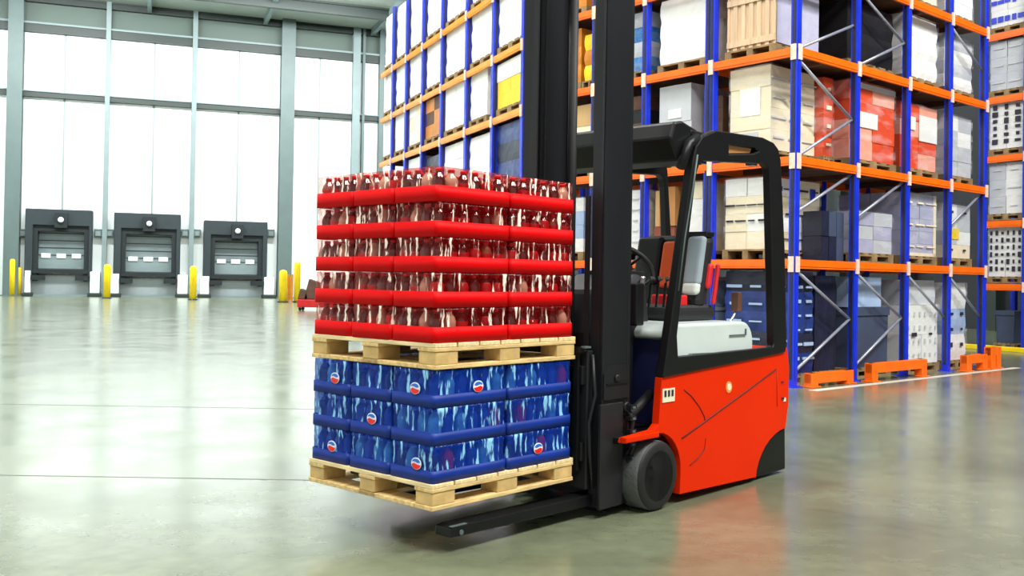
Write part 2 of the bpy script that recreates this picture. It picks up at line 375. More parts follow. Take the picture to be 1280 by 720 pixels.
# wall boxes beside the doors
for k, (px, lab) in enumerate(((30, 'left of the leftmost dock door'), (123, 'right of the leftmost dock door'), (137, 'left of the middle dock door'),
                               (231, 'right of the middle dock door'), (246, 'left of the rightmost dock door'), (338, 'right of the rightmost dock door'))):
    s_, z_ = W(px, 292); b = MB(); b.box(s_-.2, s_+.2, -.3, -.03, z_-.2, z_+.22, 'steel'); b.box(s_-.14, s_+.14, -.34, -.3, z_-.14, z_+.1, 'steel_lt')
    tag(at_frame(b.build('control_box', None, .02), WF), 'small grey control box on the white wall ' + lab, 'control box', 'control boxes by the dock doors')

# bollards
def bollard(px, yb, yt, wpx, lab):
    p = onz(px, yb); d = (p-cC).dot(cF); h = (yb-yt)*d/F_PX; r = wpx*d/F_PX/2
    b = MB(); b.lathe([(r, 0), (r, h-r), (r*.92, h-r*.55), (r*.7, h-r*.22), (r*.35, h-.03), (.01, h)], 'yellow', 20)
    o = b.build('bollard'); o.location = p
    b = MB(); b.lathe([(r*1.35, 0), (r*1.35, .05), (r*1.0, .06)], 'steel_dk', 20); b.build('base_plate', o)
    tag(o, lab, 'bollard', 'yellow bollards along the dock wall')
bollard(15, 370, 323, 7.5, 'tall yellow bollard, left one of the pair left of the leftmost dock door')
bollard(23.5, 370, 334, 5.5, 'shorter yellow bollard, right one of the pair left of the leftmost dock door')
bollard(133.5, 373, 330, 8.5, 'single yellow bollard between the left and middle dock doors')
bollard(241, 375, 332, 8.5, 'single yellow bollard between the middle and right dock doors')
bollard(353.5, 378, 337, 10, 'short thick yellow bollard at the foot of the big steel column')
bollard(371, 378, 327, 8, 'tallest yellow bollard, just left of the red bottle load')
def fence(px0, px1, yb, yt, m, name, lab, cat):
    p = onz((px0+px1)/2, yb); d = (p-cC).dot(cF); h = (yb-yt)*d/F_PX; w = (px1-px0)*d/F_PX
    o = empty(name, p)
    b = MB(); b.box(-w/2, w/2, -.04, .04, .1, h, m); b.build('panel', o)
    for s in (-1, 1):
        b = MB(); b.box(s*w/2-.05, s*w/2+.05, -.07, .07, 0, h+.08, m); b.build('post', o)
    tag(o, lab, cat)
fence(-12, 9, 369, 335, 'yellow_pale', 'safety_barrier', 'pale yellow barrier panel at the far left beside the two bollards', 'barrier')
fence(359.5, 364.5, 377, 345, 'w_amber', 'column_guard', 'narrow orange-brown guard between the two bollards near the red load', 'guard')

# ------------------------------------------------------------------ pallets
def make_pallet(L_=1.0, W_=.92, H_=.118, wood=('pwood', 'pwood2', 'pblock'), name='wooden_pallet'):
    r = empty(name); t = .02; bl = (.14, .12)
    m1, m2, m3 = wood
    for k in range(7):      # top boards run across the forks
        w = .134; x = (L_-w)*k/6
        b = MB(); b.box(x, x+w, 0, W_, H_-t, H_, m2); b.build('deck_board', r, .003)
    for x in (0, L_-.12):
        b = MB(); b.box(x, x+.12, .122, W_-.122, 0, t, m1); b.build('bottom_board', r, .003)
    for k in range(3):      # stringer boards
        y = (W_-.12)*k/2
        b = MB(); b.box(0, L_, y, y+.12, H_-2*t+.002, H_-t, m1); b.build('stringer_board', r, .003)
        b = MB(); b.box(0, L_, y, y+.12, 0, t, m1); b.build('bottom_board', r, .003)
        for j in range(3):
            x = (L_-.15)*j/2
            b = MB(); b.box(x+.004, x+.146, y+.004, y+.116, t, H_-2*t+.002, m3); b.build('block', r, .004)
    return r
def simple_pallet_mesh():
    b = MB(); H_ = .13
    for k in range(5):
        x = .86*k/4; b.box(x, x+.14, 0, 1, H_-.022, H_, 'pworn')
    for k in range(3):
        y = .88*k/2; b.box(0, 1, y, y+.12, 0, .022, 'pworn'); b.box(0, 1, y, y+.12, H_-.044, H_-.022, 'pworn')
        for j in range(3): b.box(.855*j/2, .855*j/2+.145, y, y+.12, .022, H_-.044, 'pworn')
    return b.mesh('pallet')
SP = simple_pallet_mesh()
PH = .13
ORD = ['first', 'second', 'third', 'fourth', 'fifth']

# ------------------------------------------------------------------ generic pallet loads
def pallet_load(fr, x0, x1, y0, y1, zb, zt, kind, desc, where, nx=2, ny=2, nz=4, mats=('w_white',), film=False, extras=None, pallet=True, cat='stacked cartons', group=None, seed=0, name='carton_load'):
    rnd = random.Random(seed*97+int(abs(x0*31+y0*17+zb*53)*10))
    if pallet:
        p = bpy.data.objects.new('pallet', SP); COL.objects.link(p); at_frame(p, fr, x0-.02, y0-.02, zb); p.scale = (x1-x0+.04, y1-y0+.04, 1)
        tag(p, 'pallet under the '+desc.replace(' with dark marks', '').replace(' under white film', '').replace(' with cream corners', '')+', '+where, 'pallet', 'pallets on the racks')
        zb += PH
    r = empty(name); at_frame(r, fr, x0, y0, zb)
    tag(r, desc+', '+where, cat, group)
    Lx, Ly, Lz = x1-x0, y1-y0, zt-zb
    ACC.clear()
    if extras: extras(r, Lx, Ly, Lz, rnd)
    if kind == 'cartons':
        cx, cy, cz = Lx/nx, Ly/ny, Lz/nz; bases = {}
        for k in range(nz):
            for i in range(nx):
                for j in range(ny):
                    mm = mats[(rnd.randrange(len(mats)))]
                    if mm not in bases:
                        b = MB(); g = .004; b.box(g, cx-g, g, cy-g, 0, cz-.003, mm)
                        b.box(g-.001, cx-g+.001, cy/2-.025, cy/2+.025, cz*.0, cz-.002, mm)
                        bases[mm] = b.mesh('carton')
                    c = bpy.data.objects.new('carton', bases[mm]); COL.objects.link(c); c.parent = r
                    c.location = (i*cx+rnd.uniform(-.006, .006), j*cy+rnd.uniform(-.006, .006), k*cz); 
    elif kind == 'block':   # a tightly wrapped block: bulging sides with creases
        b = MB(); i = b.mi(mats[0]); n = 9; rows = nz*3
        ring = []
        per = [(t, 0) for t in [q/n for q in range(n)]]+[(1, q/n) for q in range(n)]+[(1-q/n, 1) for q in range(n)]+[(0, 1-q/n) for q in range(n)]
        for k in range(rows+1):
            rg = []; zz = Lz*k/rows; inn = .012 if k % 3 == 0 else 0.0
            for (u, v) in per:
                ins = inn+rnd.uniform(0, .008)
                du = (.5-u)*2; dv = (.5-v)*2
                rg.append(b.bm.verts.new((u*Lx+du*ins, v*Ly+dv*ins, zz)))
            ring.append(rg)
        m_ = len(per)
        for k in range(rows):
            mm = b.mi(mats[(k//3) % len(mats)])
            for j in range(m_):
                f = b.bm.faces.new((ring[k][j], ring[k][(j+1) % m_], ring[k+1][(j+1) % m_], ring[k+1][j])); f.material_index = mm; f.smooth = False
        b.bm.faces.new(ring[0][::-1]).material_index = i; b.bm.faces.new(ring[-1]).material_index = i
        if not film:
            for q in ACC: b.box(*q)
            ACC.clear()
        b.build('wrapped_goods', r)
    elif kind == 'crate':   # plywood case with battens
        b = MB(); b.box(.02, Lx-.02, .02, Ly-.02, 0, Lz, mats[0]); b.build('case', r)
        for k in range(7):
            b = MB(); y = Ly*k/6; b.box(-.0, .02, max(0, y-.03), min(Ly, y+.03), 0, Lz, mats[0]); b.build('batten', r)
        for k in range(2):
            b = MB(); b.box(-.012, 0, 0, Ly, Lz*(.05+.6*k), Lz*(.05+.6*k)+.08, mats[0]); b.build('cross_batten', r)
    elif kind == 'bins':    # rigid lidded bins
        cz = Lz/nz; cx = Lx/nx; cy = Ly/ny
        b = MB(); b.prism([(.03, 0), (cx-.03, 0), (cx-.01, cz*.86), (.01, cz*.86)], .02, cy-.02, mats[0])
        b.box(0, cx, 0, cy, cz*.86, cz-.004, mats[-1]); me = b.mesh('bin')
        for k in range(nz):
            for i_ in range(nx):
                for j in range(ny):
                    c = bpy.data.objects.new('bin', me); COL.objects.link(c); c.parent = r; c.location = (i_*cx, j*cy, k*cz)
    if film:
        b = MB(); g = .012; n = 10
        b.box(-g, Lx+g, -g, Ly+g, .01, Lz+g, film if isinstance(film, str) else 'film')
        for q in ACC: b.box(*q)
        ACC.clear(); b.build('stretch_film', r)
    if ACC:
        b = MB()
        for q in ACC: b.box(*q)
        ACC.clear(); b.build('printed_pattern', r)
    return r

ACC = []
def marks(side='both', m='ink', rows=3, cols=3, w=.10, h=.05, top=.85, bot=.15, z_rows=None):
    def f(r, Lx, Ly, Lz, rnd):
        zs = z_rows or [bot+(top-bot)*k/max(1, rows-1) for k in range(rows)]
        for zf in zs:
            for c in range(cols):
                t = (c+.5)/cols; ww = w*rnd.uniform(.6, 1.3); hh = h*rnd.uniform(.6, 1.3)
                if side in ('both', 'x'): ACC.append((-.019, -.005, Ly*t-ww/2, Ly*t+ww/2, Lz*zf-hh/2, Lz*zf+hh/2, m))
                if side in ('both', 'y'): ACC.append((Lx*t-ww/2, Lx*t+ww/2, -.019, -.005, Lz*zf-hh/2, Lz*zf+hh/2, m))
    return f
def paper(side, u, v, w, h, m='w_white'):
    def f(r, Lx, Ly, Lz, rnd):
        b = MB()
        if side == 'x': b.box(-.008, -.002, Ly*u, Ly*(u+w), Lz*v, Lz*(v+h), m)
        else: b.box(Lx*u, Lx*(u+w), -.008, -.002, Lz*v, Lz*(v+h), m)
        b.build('paper_label', r)
    return f
def both(*fs):
    def f(*a):
        for g in fs: g(*a)
    return f

# ------------------------------------------------------------------ racks
LV = [1.49, 2.74, 4.06, 5.2, 6.4]
def upright(root, x, y, H_, w=.09, foot=True, name='upright'):
    b = MB()
    b.box(x-w/2, x+w/2, y-w/2, y+w/2, .012, H_, 'blue')
    if foot: b.box(x-.1, x+.1, y-.09, y+.09, 0, .012, 'blue')
    b.box(x-w/2-.006, x-w/2, y-.02, y+.02, .1, H_, 'w_dark'); b.box(x-.02, x+.02, y-w/2-.006, y-w/2, .1, H_, 'blue')
    return b.build(name, root)
def rbeam(root, a, b_, z, m='orange', h=.11):
    a = Vector((a[0], a[1], z)); c = Vector((b_[0], b_[1], z))
    b = MB(); b.bar(a+Vector((0, 0, h*.12)), c+Vector((0, 0, h*.12)), .05, h*.76, m); b.bar(a-Vector((0, 0, h*.3)), c-Vector((0, 0, h*.3)), .035, h*.4, m)
    return b.build('beam', root)

A0 = onz(990, 484); CF_ = frame(A0.x, A0.y, atan2(.6530, .7574))
XS = [0, 1.37, 2.717, 3.981, 5.154]; YS = [0, 1.24, 2.40, 3.39, 4.85]; DEP = 1.30
rackC = empty('pallet_rack'); at_frame(rackC, CF_)
tag(rackC, 'tall blue and orange pallet rack whose corner post stands right behind the forklift', 'pallet rack', 'pallet racks')
HT = 7.9
for x in XS:
    upright(rackC, x, 0, HT); upright(rackC, x, DEP, HT)
for y in YS[1:]:
    upright(rackC, 0, y, HT)
    if y > DEP+.2: upright(rackC, 1.37, y, HT)
for li, z in enumerate(LV):
    for i in range(4):
        rbeam(rackC, (XS[i]+.045, -.03), (XS[i+1]-.045, -.03), z); rbeam(rackC, (XS[i]+.045, DEP), (XS[i+1]-.045, DEP), z)
        rbeam(rackC, (-.03, YS[i]+.045), (-.03, YS[i+1]-.045), z)
        if i > 0: rbeam(rackC, (1.37, YS[i]+.1), (1.37, YS[i+1]-.045), z)
    b = MB(); b.box(.05, XS[-1]-.05, .05, DEP-.05, z+.035, z+.055, 'deck'); b.box(.05, 1.33, DEP+.05, YS[-1]-.05, z+.035, z+.055, 'deck')
    for x in (0.7, 2.0, 3.3, 4.5): b.box(x, x+.06, .04, DEP-.04, z-.03, z+.035, 'deck')
    b.build('deck', rackC)
    for (x, y) in [(x, -.056) for x in XS]+[(-.056, y) for y in YS]:
        b = MB(); b.box(x-.035, x+.035, y-.012, y+.006, z-.1, z+.09, 'conn') if y < 0 else b.box(x-.012, x+.006, y-.035, y+.035, z-.1, z+.09, 'conn')
        b.build('beam_connector', rackC)
BR = {(0, 0): 'ab', (0, 1): 'c', (0, 2): 'ab', (0, 3): 'b', (0, 4): 'ab', (1, 0): 'ab', (1, 1): 'c', (1, 3): 'ab', (1, 4): 'ab', (2, 0): 'a', (3, 3): 'a', (3, 1): 'c', (3, 0): 'a', (2, 4): 'ab', (3, 4): 'a'}
zl = [0.12]+LV+[7.8]
for i in range(4):
    for k in range(len(zl)-1):
        z0, z1 = zl[k]+.05, zl[k+1]-.06
        xa, xb = XS[i]+.05, XS[i+1]-.05
        zm = (z0+z1)/2
        for c in BR.get((i, k), ''):
            q0, q1 = {'a': ((xa, z1), (xb, zm)), 'b': ((xb, zm), (xa, z0)), 'c': ((xb, z1), (xa, zm)), 'd': ((xa, zm), (xb, z0))}[c]
            up = MB(); up.tube([(q0[0], .02, q0[1]), (q1[0], .02, q1[1])], .02, 'galv', 6); up.build('brace', rackC)

b = MB(); b.box(-.12, 5.6, -.42, -.30, 0, .002, 'skirt'); struct(at_frame(b.build('trim_14'), CF_))
# orange guards along the foot of the rack
def guard(fr, x0, x1, y, lab, h=.24):
    r = empty('rack_guard'); at_frame(r, fr, 0, y, 0)
    b = MB(); b.box(x0, x1, -.05, .05, h-.13, h, 'orange'); b.build('rail', r, .01)
    for x in (x0, x1-.14):
        b = MB(); b.prism([(x, .0), (x+.14, .0), (x+.14, h), (x, h)], -.06, .06, 'orange'); b.box(x-.03, x+.17, -.09, .09, 0, .015, 'orange'); b.build('foot', r, .008)
    tag(r, lab, 'rack guard', 'orange guards at the foot of the rack')
guard(CF_, 1.42, 2.88, -.2, 'long orange guard rail on the floor before the second bay of the near rack')
guard(CF_, 4.12, 4.78, -.2, 'short orange guard rail on the floor before the end bay of the near rack')
guard(CF_, 4.92, 5.26, -.2, 'small orange post guard at the last post of the near rack', .33)
guard(CF_, .15, 1.1, -.12, 'low amber guard rail before the blue load in the corner bay', .17)

WH = ['corner bay, near rack', 'second bay, near rack', 'third bay, near rack', 'end bay, near rack']
LW = ['second bay left of the corner post', 'third bay left of the corner post', 'fourth bay left of the corner post']
SH = ['floor level', 'first shelf', 'second shelf', 'third shelf', 'fourth shelf', 'fifth shelf']
T = .06
G1 = 'wrapped loads on the near rack'
def CL(x0, x1, y0, y1, lvl, zt, kind, desc, where, **k):
    zb = 0 if lvl == 0 else LV[lvl-1]+T
    k.setdefault('group', G1)
    return pallet_load(CF_, x0, x1, y0, y1, zb, zt, kind, desc, '%s, %s' % (SH[lvl], where), seed=lvl*10+int(x0*7), **k)
# corner column
CL(.14, .68, .14, 1.12, 0, 1.40, 'block', 'blue film-wrapped bottle packs', WH[0], mats=('w_navy', 'w_dark', 'w_navy'), nz=5, extras=both(marks('y', 'w_ice', 6, 2, .20, .035), marks('x', 'w_ice', 5, 3, .22, .03)), cat='wrapped load', name='wrapped_load')
CL(.80, 1.32, .20, 1.12, 0, 1.36, 'block', 'very dark wrapped goods', WH[0], mats=('w_dark',), nz=2, cat='wrapped load', name='wrapped_load')
CL(.10, 1.26, .43, 1.10, 1, 2.59, 'cartons', 'white cartons with blue spots', WH[0], nx=2, ny=2, nz=4, mats=('w_white', 'w_white', 'w_cream'), film=True,
   extras=both(marks('y', 'ink', 3, 4, .2, .02), marks('x', 'ink', 2, 4, .14, .02, .62, .4), marks('y', 'blue', 2, 3, .12, .07, .85, .78)))
CL(.80, 1.34, .12, .40, 1, 2.19, 'cartons', 'dark grey boxes', WH[0], nx=3, ny=1, nz=2, mats=('w_slate', 'w_dark'), pallet=False, cat='boxes')
CL(.10, 1.09, .42, 1.04, 2, 4.0, 'cartons', 'big cream cartons with white label', WH[0], nx=1, ny=1, nz=4, mats=('w_cream',), film=True,
   extras=both(paper('x', .25, .42, .5, .33), paper('x', .3, .12, .4, .10, 'w_grey'), marks('y', 'w_grey', 4, 3, .3, .02)))
CL(.10, 1.05, .37, 1.10, 3, 5.15, 'crate', 'plywood case with battens', WH[0], mats=('w_wood',), film=False, cat='wooden crate', name='plywood_crate', extras=lambda r, Lx, Ly, Lz, q: MB().box(.03, Lx+.01, -.012, -.0, .02, Lz, 'w_lilac').build('side_wrap', r))
CL(.10, 1.10, .40, 1.10, 4, 6.3, 'cartons', 'white cartons', WH[0], mats=('w_white',), film=True)
# right face, second bay and on
CL(1.10, 1.33, .30, 1.05, 2, 3.97, 'cartons', 'narrow orange-red carton stack', WH[0], nx=1, ny=2, nz=4, mats=('w_red',), film=True, extras=marks('y', 'w_cream', 4, 1, .10, .05))
CL(1.47, 2.66, .14, 1.15, 2, 3.97, 'cartons', 'orange-red cartons under white film', WH[1], nx=2, ny=2, nz=4, mats=('w_red', 'w_red', 'w_redlt'), film=True, extras=both(paper('y', .1, .42, .5, .2), paper('y', .02, .05, .1, .7, 'w_redlt'), paper('y', .0, .92, 1, .07, 'w_grey')))
CL(2.82, 3.90, .14, 1.15, 2, 3.86, 'cartons', 'orange-red cartons with white block', WH[2], nx=2, ny=2, nz=4, mats=('w_red', 'w_redlt'), film=True, extras=both(paper('y', .5, .45, .5, .4), paper('y', .1, .6, .3, .2)))
CL(4.15, 5.05, .14, 1.15, 2, 3.85, 'cartons', 'pale grey cartons', WH[3], nx=2, ny=2, nz=4, mats=('w_white', 'w_grey'), film=True)
CL(1.62, 2.62, .14, 1.15, 1, 2.24, 'cartons', 'low pale lilac cartons', WH[1], nx=2, ny=2, nz=3, mats=('w_lilac', 'w_grey'), film=True)
CL(2.92, 4.0-.1, .14, 1.15, 1, 2.58, 'cartons', 'tall lilac-wrapped cartons with cream corners', WH[2], nx=2, ny=2, nz=5, mats=('w_lilac',), film=True,
   extras=both(paper('y', .0, .0, .1, 1, 'w_cream'), paper('y', 0, .0, 1, .05, 'w_cream'), paper('y', .92, 0, .08, 1, 'w_cream'), marks('y', 'w_cream', 3, 3, .25, .02)))
CL(4.15, 5.05, .14, 1.15, 1, 2.50, 'cartons', 'white cartons with a yellow tag', WH[3], nx=2, ny=2, nz=4, mats=('w_white', 'w_grey', 'w_cream'), film=True, extras=both(paper('y', .3, .35, .25, .2, 'yellow'), marks('y', 'ink', 2, 2, .1, .04)))
CL(2.86, 3.9, .14, 1.15, 3, 5.13, 'block', 'smooth white wrapped load', WH[2], mats=('w_white',), nz=3, film=True, cat='wrapped load', name='wrapped_load')
CL(4.12, 5.05, .14, 1.15, 3, 5.05, 'block', 'white creased wrapped load', WH[3], mats=('w_white', 'w_grey'), nz=4, film=True, cat='wrapped load', name='wrapped_load')
CL(1.46, 2.68, .18, 1.2, 3, 5.05, 'block', 'black wrapped goods', WH[1], mats=('w_black',), nz=2, cat='wrapped load', name='wrapped_load')
CL(1.46, 2.66, .18, 1.2, 4, 6.2, 'block', 'black wrapped goods', WH[1], mats=('w_black',), nz=2, cat='wrapped load', name='wrapped_load')
CL(2.86, 3.85, .14, 1.15, 4, 6.2, 'cartons', 'white cartons', WH[2], mats=('w_white', 'w_cream'), film=True)
CL(4.12, 5.05, .14, 1.15, 4, 6.2, 'cartons', 'white cartons', WH[3], mats=('w_white',), film=True)
# floor, right face
CL(1.65, 2.62, .16, 1.1, 0, .95, 'bins', 'dark slate bins', WH[1], nx=1, ny=1, nz=1, mats=('w_slate', 'w_slate'), cat='bins', name='storage_bin')
pallet_load(CF_, 1.62, 2.5, .22, 1.05, .95, 1.36, 'cartons', 'pale grey cartons resting on the dark slate bin', 'second bay', nx=2, ny=2, nz=1, mats=('w_grey', 'w_ice'), pallet=False, group=G1)
CL(2.95, 3.92, .10, 1.1, 0, .97, 'cartons', 'white cartons with dark marks', WH[2], nx=2, ny=1, nz=2, mats=('w_white',), film=True, extras=both(marks('y', 'ink', 1, 2, .12, .05, .5, .5), marks('y', 'w_grey', 4, 6, .03, .06)))
pallet_load(CF_, 2.95, 3.92, .14, 1.1, .97, 1.33, 'block', 'grey wrapped block resting on the marked white cartons', 'third bay', nz=1, mats=('w_grey',), pallet=False, group=G1, cat='wrapped load', name='wrapped_load')
CL(4.22, 4.88, .12, 1.1, 0, 1.30, 'block', 'white wrapped load with dark marks', WH[3], mats=('w_white', 'w_ice'), nz=3, film=True, extras=marks('y', 'ink', 3, 2, .07, .06, .6, .2), cat='wrapped load', name='wrapped_load')
# left face bays
CL(.10, 1.2, 1.45, 2.25, 3, 5.15, 'block', 'tall smooth white load', LW[0], mats=('w_white',), nz=3, cat='wrapped load', name='wrapped_load')
CL(.62, 1.3, 1.29, 1.43, 3, 5.0, 'cartons', 'narrow brown goods', LW[0], nx=1, ny=1, nz=6, mats=('w_brown', 'w_grey'))
CL(.10, 1.2, 1.68, 2.24, 2, 4.0-.05, 'cartons', 'light grey carton tower', LW[0], nx=1, ny=1, nz=2, mats=('w_grey',), extras=paper('x', .3, .55, .4, .12))
CL(.30, 1.2, 1.30, 1.62, 2, 3.75, 'cartons', 'brown and yellow goods', LW[0], nx=2, ny=1, nz=5, mats=('w_brown', 'w_tan', 'w_brown', 'w_amber'))
CL(.12, 1.2, 1.48, 1.78, 1, 2.60, 'cartons', 'slim cream cartons', LW[0], nx=1, ny=1, nz=4, mats=('w_cream', 'w_white'), film=True)
CL(.12, 1.2, 1.95, 2.33, 1, 2.02, 'cartons', 'low red-brown box', LW[0], nx=1, ny=1, nz=1, mats=('w_rust',))
pallet_load(CF_, .10, 1.1, 1.93, 2.22, 2.02, 2.56, 'cartons', 'tall kraft brown box standing on the red-brown box', 'second bay left of the corner', nx=1, ny=1, nz=1, mats=('w_kraft',), pallet=False, group=G1)
pallet_load(CF_, .14, 1.1, 2.23, 2.33, 2.02, 2.52, 'cartons', 'thin peach carton beside the kraft box on the red-brown box', 'near rack', nx=1, ny=1, nz=1, mats=('w_tan',), pallet=False, group=G1)
CL(.10, 1.2, 2.52, 3.3, 1, 2.55, 'cartons', 'white cartons', LW[1], mats=('w_white',), film=True, nz=3, extras=marks('x', 'w_grey', 5, 3, .12, .02))
CL(.10, 1.2, 3.70, 4.6, 1, 2.5, 'cartons', 'pale blue cartons', LW[2], mats=('w_white', 'w_ice'), film=True)
CL(.15, 1.2, 2.55, 3.3, 2, 3.9, 'cartons', 'dark olive goods', LW[1], mats=('w_brown', 'w_black'), nz=5)
CL(.10, 1.2, 3.50, 4.6, 2, 3.9, 'cartons', 'tan cartons', LW[2], mats=('w_tan', 'w_cream'), nz=3)
CL(.15, 1.2, 2.50, 3.0, 3, 5.1, 'block', 'blue net-wrapped sacks', LW[1], mats=('w_net', 'w_grey'), nz=4, film=True, cat='wrapped load', name='wrapped_load')
CL(.10, 1.2, 3.47, 3.74, 3, 4.95, 'block', 'bright yellow wrapped goods', LW[2], mats=('w_yellow', 'w_amber', 'w_yellow'), nz=3, cat='wrapped load', name='wrapped_load')
CL(.10, 1.2, 3.80, 4.75, 3, 5.08, 'block', 'amber brown goods', LW[2], mats=('w_amber',), nz=3, cat='wrapped load', name='wrapped_load')
CL(.10, 1.2, 1.4, 2.3, 4, 6.2, 'cartons', 'white cartons', LW[0], mats=('w_white',), film=True)
CL(.10, 1.2, 2.5, 3.3, 4, 6.2, 'cartons', 'cream cartons', LW[1], mats=('w_cream',), film=True)
CL(.10, 1.2, 3.7, 4.6, 4, 6.2, 'cartons', 'amber goods', LW[2], mats=('w_amber',))
CL(.12, 1.2, 1.40, 2.3, 0, 1.33, 'bins', 'pale blue lidded bins', LW[0], nx=2, ny=2, nz=3, mats=('w_ice', 'w_grey'), cat='bins', name='bin_stack')
CL(.12, 1.2, 2.50, 3.3, 0, 1.3, 'block', 'navy wrapped goods', LW[1], mats=('w_navy', 'w_dark'), nz=4, cat='wrapped load', name='wrapped_load')
CL(.12, 1.2, 3.75, 4.65, 0, 1.25, 'block', 'navy wrapped goods', LW[2], mats=('w_navy',), nz=4, extras=marks('x', 'orange', 1, 1, .15, .15, .6, .6), cat='wrapped load', name='wrapped_load')

# far left-hand rack running towards the dock wall
EP = Vector((.125, 16.56, 0)); ed = Vector((-3.545, 8.44, 0)).normalized(); EF = frame(EP.x, EP.y, atan2(ed.y, ed.x))
EX = [online(px, 250, EP, ed)[0] for px in (653.5, 616, 582.5, 551.5, 527.5, 507, 490, 476)]
rackE = empty('pallet_rack'); at_frame(rackE, EF)
tag(rackE, 'long blue and amber pallet rack receding behind the red bottle load', 'pallet rack', 'pallet racks')
LE = [1.49, 2.78, 4.10, 5.22, 6.38]
for i, x in enumerate(EX[:-1]):
    upright(rackE, x, 0, 7.9, .11); upright(rackE, x, -1.15, 7.9, .1)
    for z in LE:
        b = MB(); b.box(x-.04, x+.04, .055, .075, z-.1, z+.1, 'conn'); b.build('beam_connector', rackE)
for z in LE:
    for i in range(len(EX)-1):
        rbeam(rackE, (EX[i]+.05, .03), (EX[i+1]-.05 if i < 6 else EX[i+1], .03), z, 'orange_y', .12); 
        rbeam(rackE, (EX[i]+.05, -1.15), (EX[i+1]-.05 if i < 6 else EX[i+1], -1.15), z, 'orange', .13)
    b = MB(); b.box(EX[0]+.05, EX[-1]-.05, -1.1, -.03, z+.05, z+.07, 'deck')
    for i in range(len(EX)-1):
        for q in (.25, .75):
            xx = EX[i]+(EX[i+1]-EX[i])*q; b.box(xx-.04, xx+.04, -1.1, .0, z-.02, z+.05, 'deck')
    b.build('deck', rackE)
ENM = ['nearest bay', 'second bay', 'third bay', 'fourth bay', 'fifth bay', 'sixth bay', 'farthest bay']
ET = {4: [('white wrapped load', ('w_white',), 'block', 1.27)]*7,
      3: [('white wrapped load', ('w_white',), 'block', 1.02)]*7,
      2: [('yellow and white cartons', ('w_yellow',), 'cartons', .80), ('white slab load', ('w_white',), 'block', .92), ('white carton load', ('w_white',), 'cartons', .95), ('dark brown goods', ('w_brown', 'w_amber'), 'cartons', .85),
          ('white carton load', ('w_white', 'w_cream'), 'cartons', .95), ('white carton load', ('w_white',), 'cartons', .95), ('white carton load', ('w_white',), 'cartons', .9)],
      1: [('navy film-wrapped load', ('w_navy', 'w_dark'), 'block', 1.02), ('white slab load', ('w_white',), 'block', .98), ('white carton load', ('w_white',), 'cartons', 1.0), ('dark wrapped load', ('w_dark',), 'block', .9),
          ('white carton load', ('w_white',), 'cartons', 1.0), ('dark wrapped load', ('w_black',), 'block', .8), ('white carton load', ('w_white',), 'cartons', .9)]}
ET[0] = [('white carton load', ('w_white',), 'cartons', .95), ('grey carton load', ('w_grey', 'w_white'), 'cartons', 1.0)]*3+[('white carton load', ('w_white',), 'cartons', .9)]
ET[-1] = [('navy wrapped load', ('w_navy', 'w_dark'), 'block', 1.0), ('grey carton load', ('w_grey', 'w_white'), 'cartons', 1.05)]*3+[('white carton load', ('w_white',), 'cartons', 1.0)]
for lv, row in ET.items():
    for i, (d, ms, kd, h) in enumerate(row):
        x0 = EX[i]+.1; x1 = EX[i+1]-.08; zb = LE[lv]+.08 if lv >= 0 else 0
        ex = None
        if lv == 1 and i == 0: ex = marks('x', 'w_ice', 3, 4, .16, .04)
        if lv == 2 and i == 0: ex = lambda r, Lx, Ly, Lz, q: MB().box(-.01, Lx+.01, -.01, Ly+.01, Lz*.62, Lz+.01, 'w_white').build('white_top_sheet', r)
        if lv == 2 and i == 1: x0 += .35
        pallet_load(EF, x0, x1, -1.08, -.03, zb, zb+PH+h, kd, d, '%s, %s of the far rack' % (['first shelf', 'second shelf', 'third shelf', 'fourth shelf', 'fifth shelf', 'floor level'][lv], ENM[i]), nx=2, ny=2, nz=3, mats=ms,
                    film=False, extras=ex, group='loads on the far receding rack', cat='wrapped load' if kd == 'block' else 'stacked cartons', name='wrapped_load' if kd == 'block' else 'carton_load', seed=lv*20+i)

# rack at the right edge
p = onz(1230, 436); DF = frame(p.x, p.y, atan2(-.866, .5))
rackD = empty('pallet_rack'); at_frame(rackD, DF)
tag(rackD, 'blue and orange pallet rack at the right edge, behind the near rack', 'pallet rack', 'pallet racks')
LD = [1.25, 2.50, 3.80, 4.98, 6.25]; DX = [-.08, .86, 1.9]
for x in DX:
    upright(rackD, x, 0, 7.6, .1); upright(rackD, x, 1.1, 7.6, .1)
for z in LD:
    for i in range(2):
        rbeam(rackD, (DX[i]+.05, -.03), (DX[i+1]-.05, -.03), z, 'orange', .13); rbeam(rackD, (DX[i]+.05, 1.1), (DX[i+1]-.05, 1.1), z, 'orange', .13)
    b = MB(); b.box(DX[0]+.05, DX[-1]-.05, .02, 1.05, z+.05, z+.07, 'deck'); b.build('deck', rackD)
    b = MB(); b.box(DX[1]-.03, DX[1]+.03, -.07, -.05, z-.1, z+.1, 'conn'); b.build('beam_connector', rackD)
dd = [('cartons with dark print rows', ('w_white',), 0, 1.02, marks('y', 'ink', 6, 6, .05, .08)),
      ('plain pale grey cartons', ('w_grey', 'w_white'), 1, 1.02, marks('y', 'w_grey', 3, 2, .2, .02)),
      ('cartons with three dark mark columns', ('w_white',), 2, .98, marks('y', 'ink', 6, 3, .09, .09)),
      ('pale cartons with grey tape lines', ('w_grey', 'w_white'), 3, .98, marks('y', 'w_grey', 3, 2, .3, .03)),
      ('white cartons with blue printed marks', ('w_white',), 4, 1.0, marks('y', 'blue', 3, 5, .10, .10))]
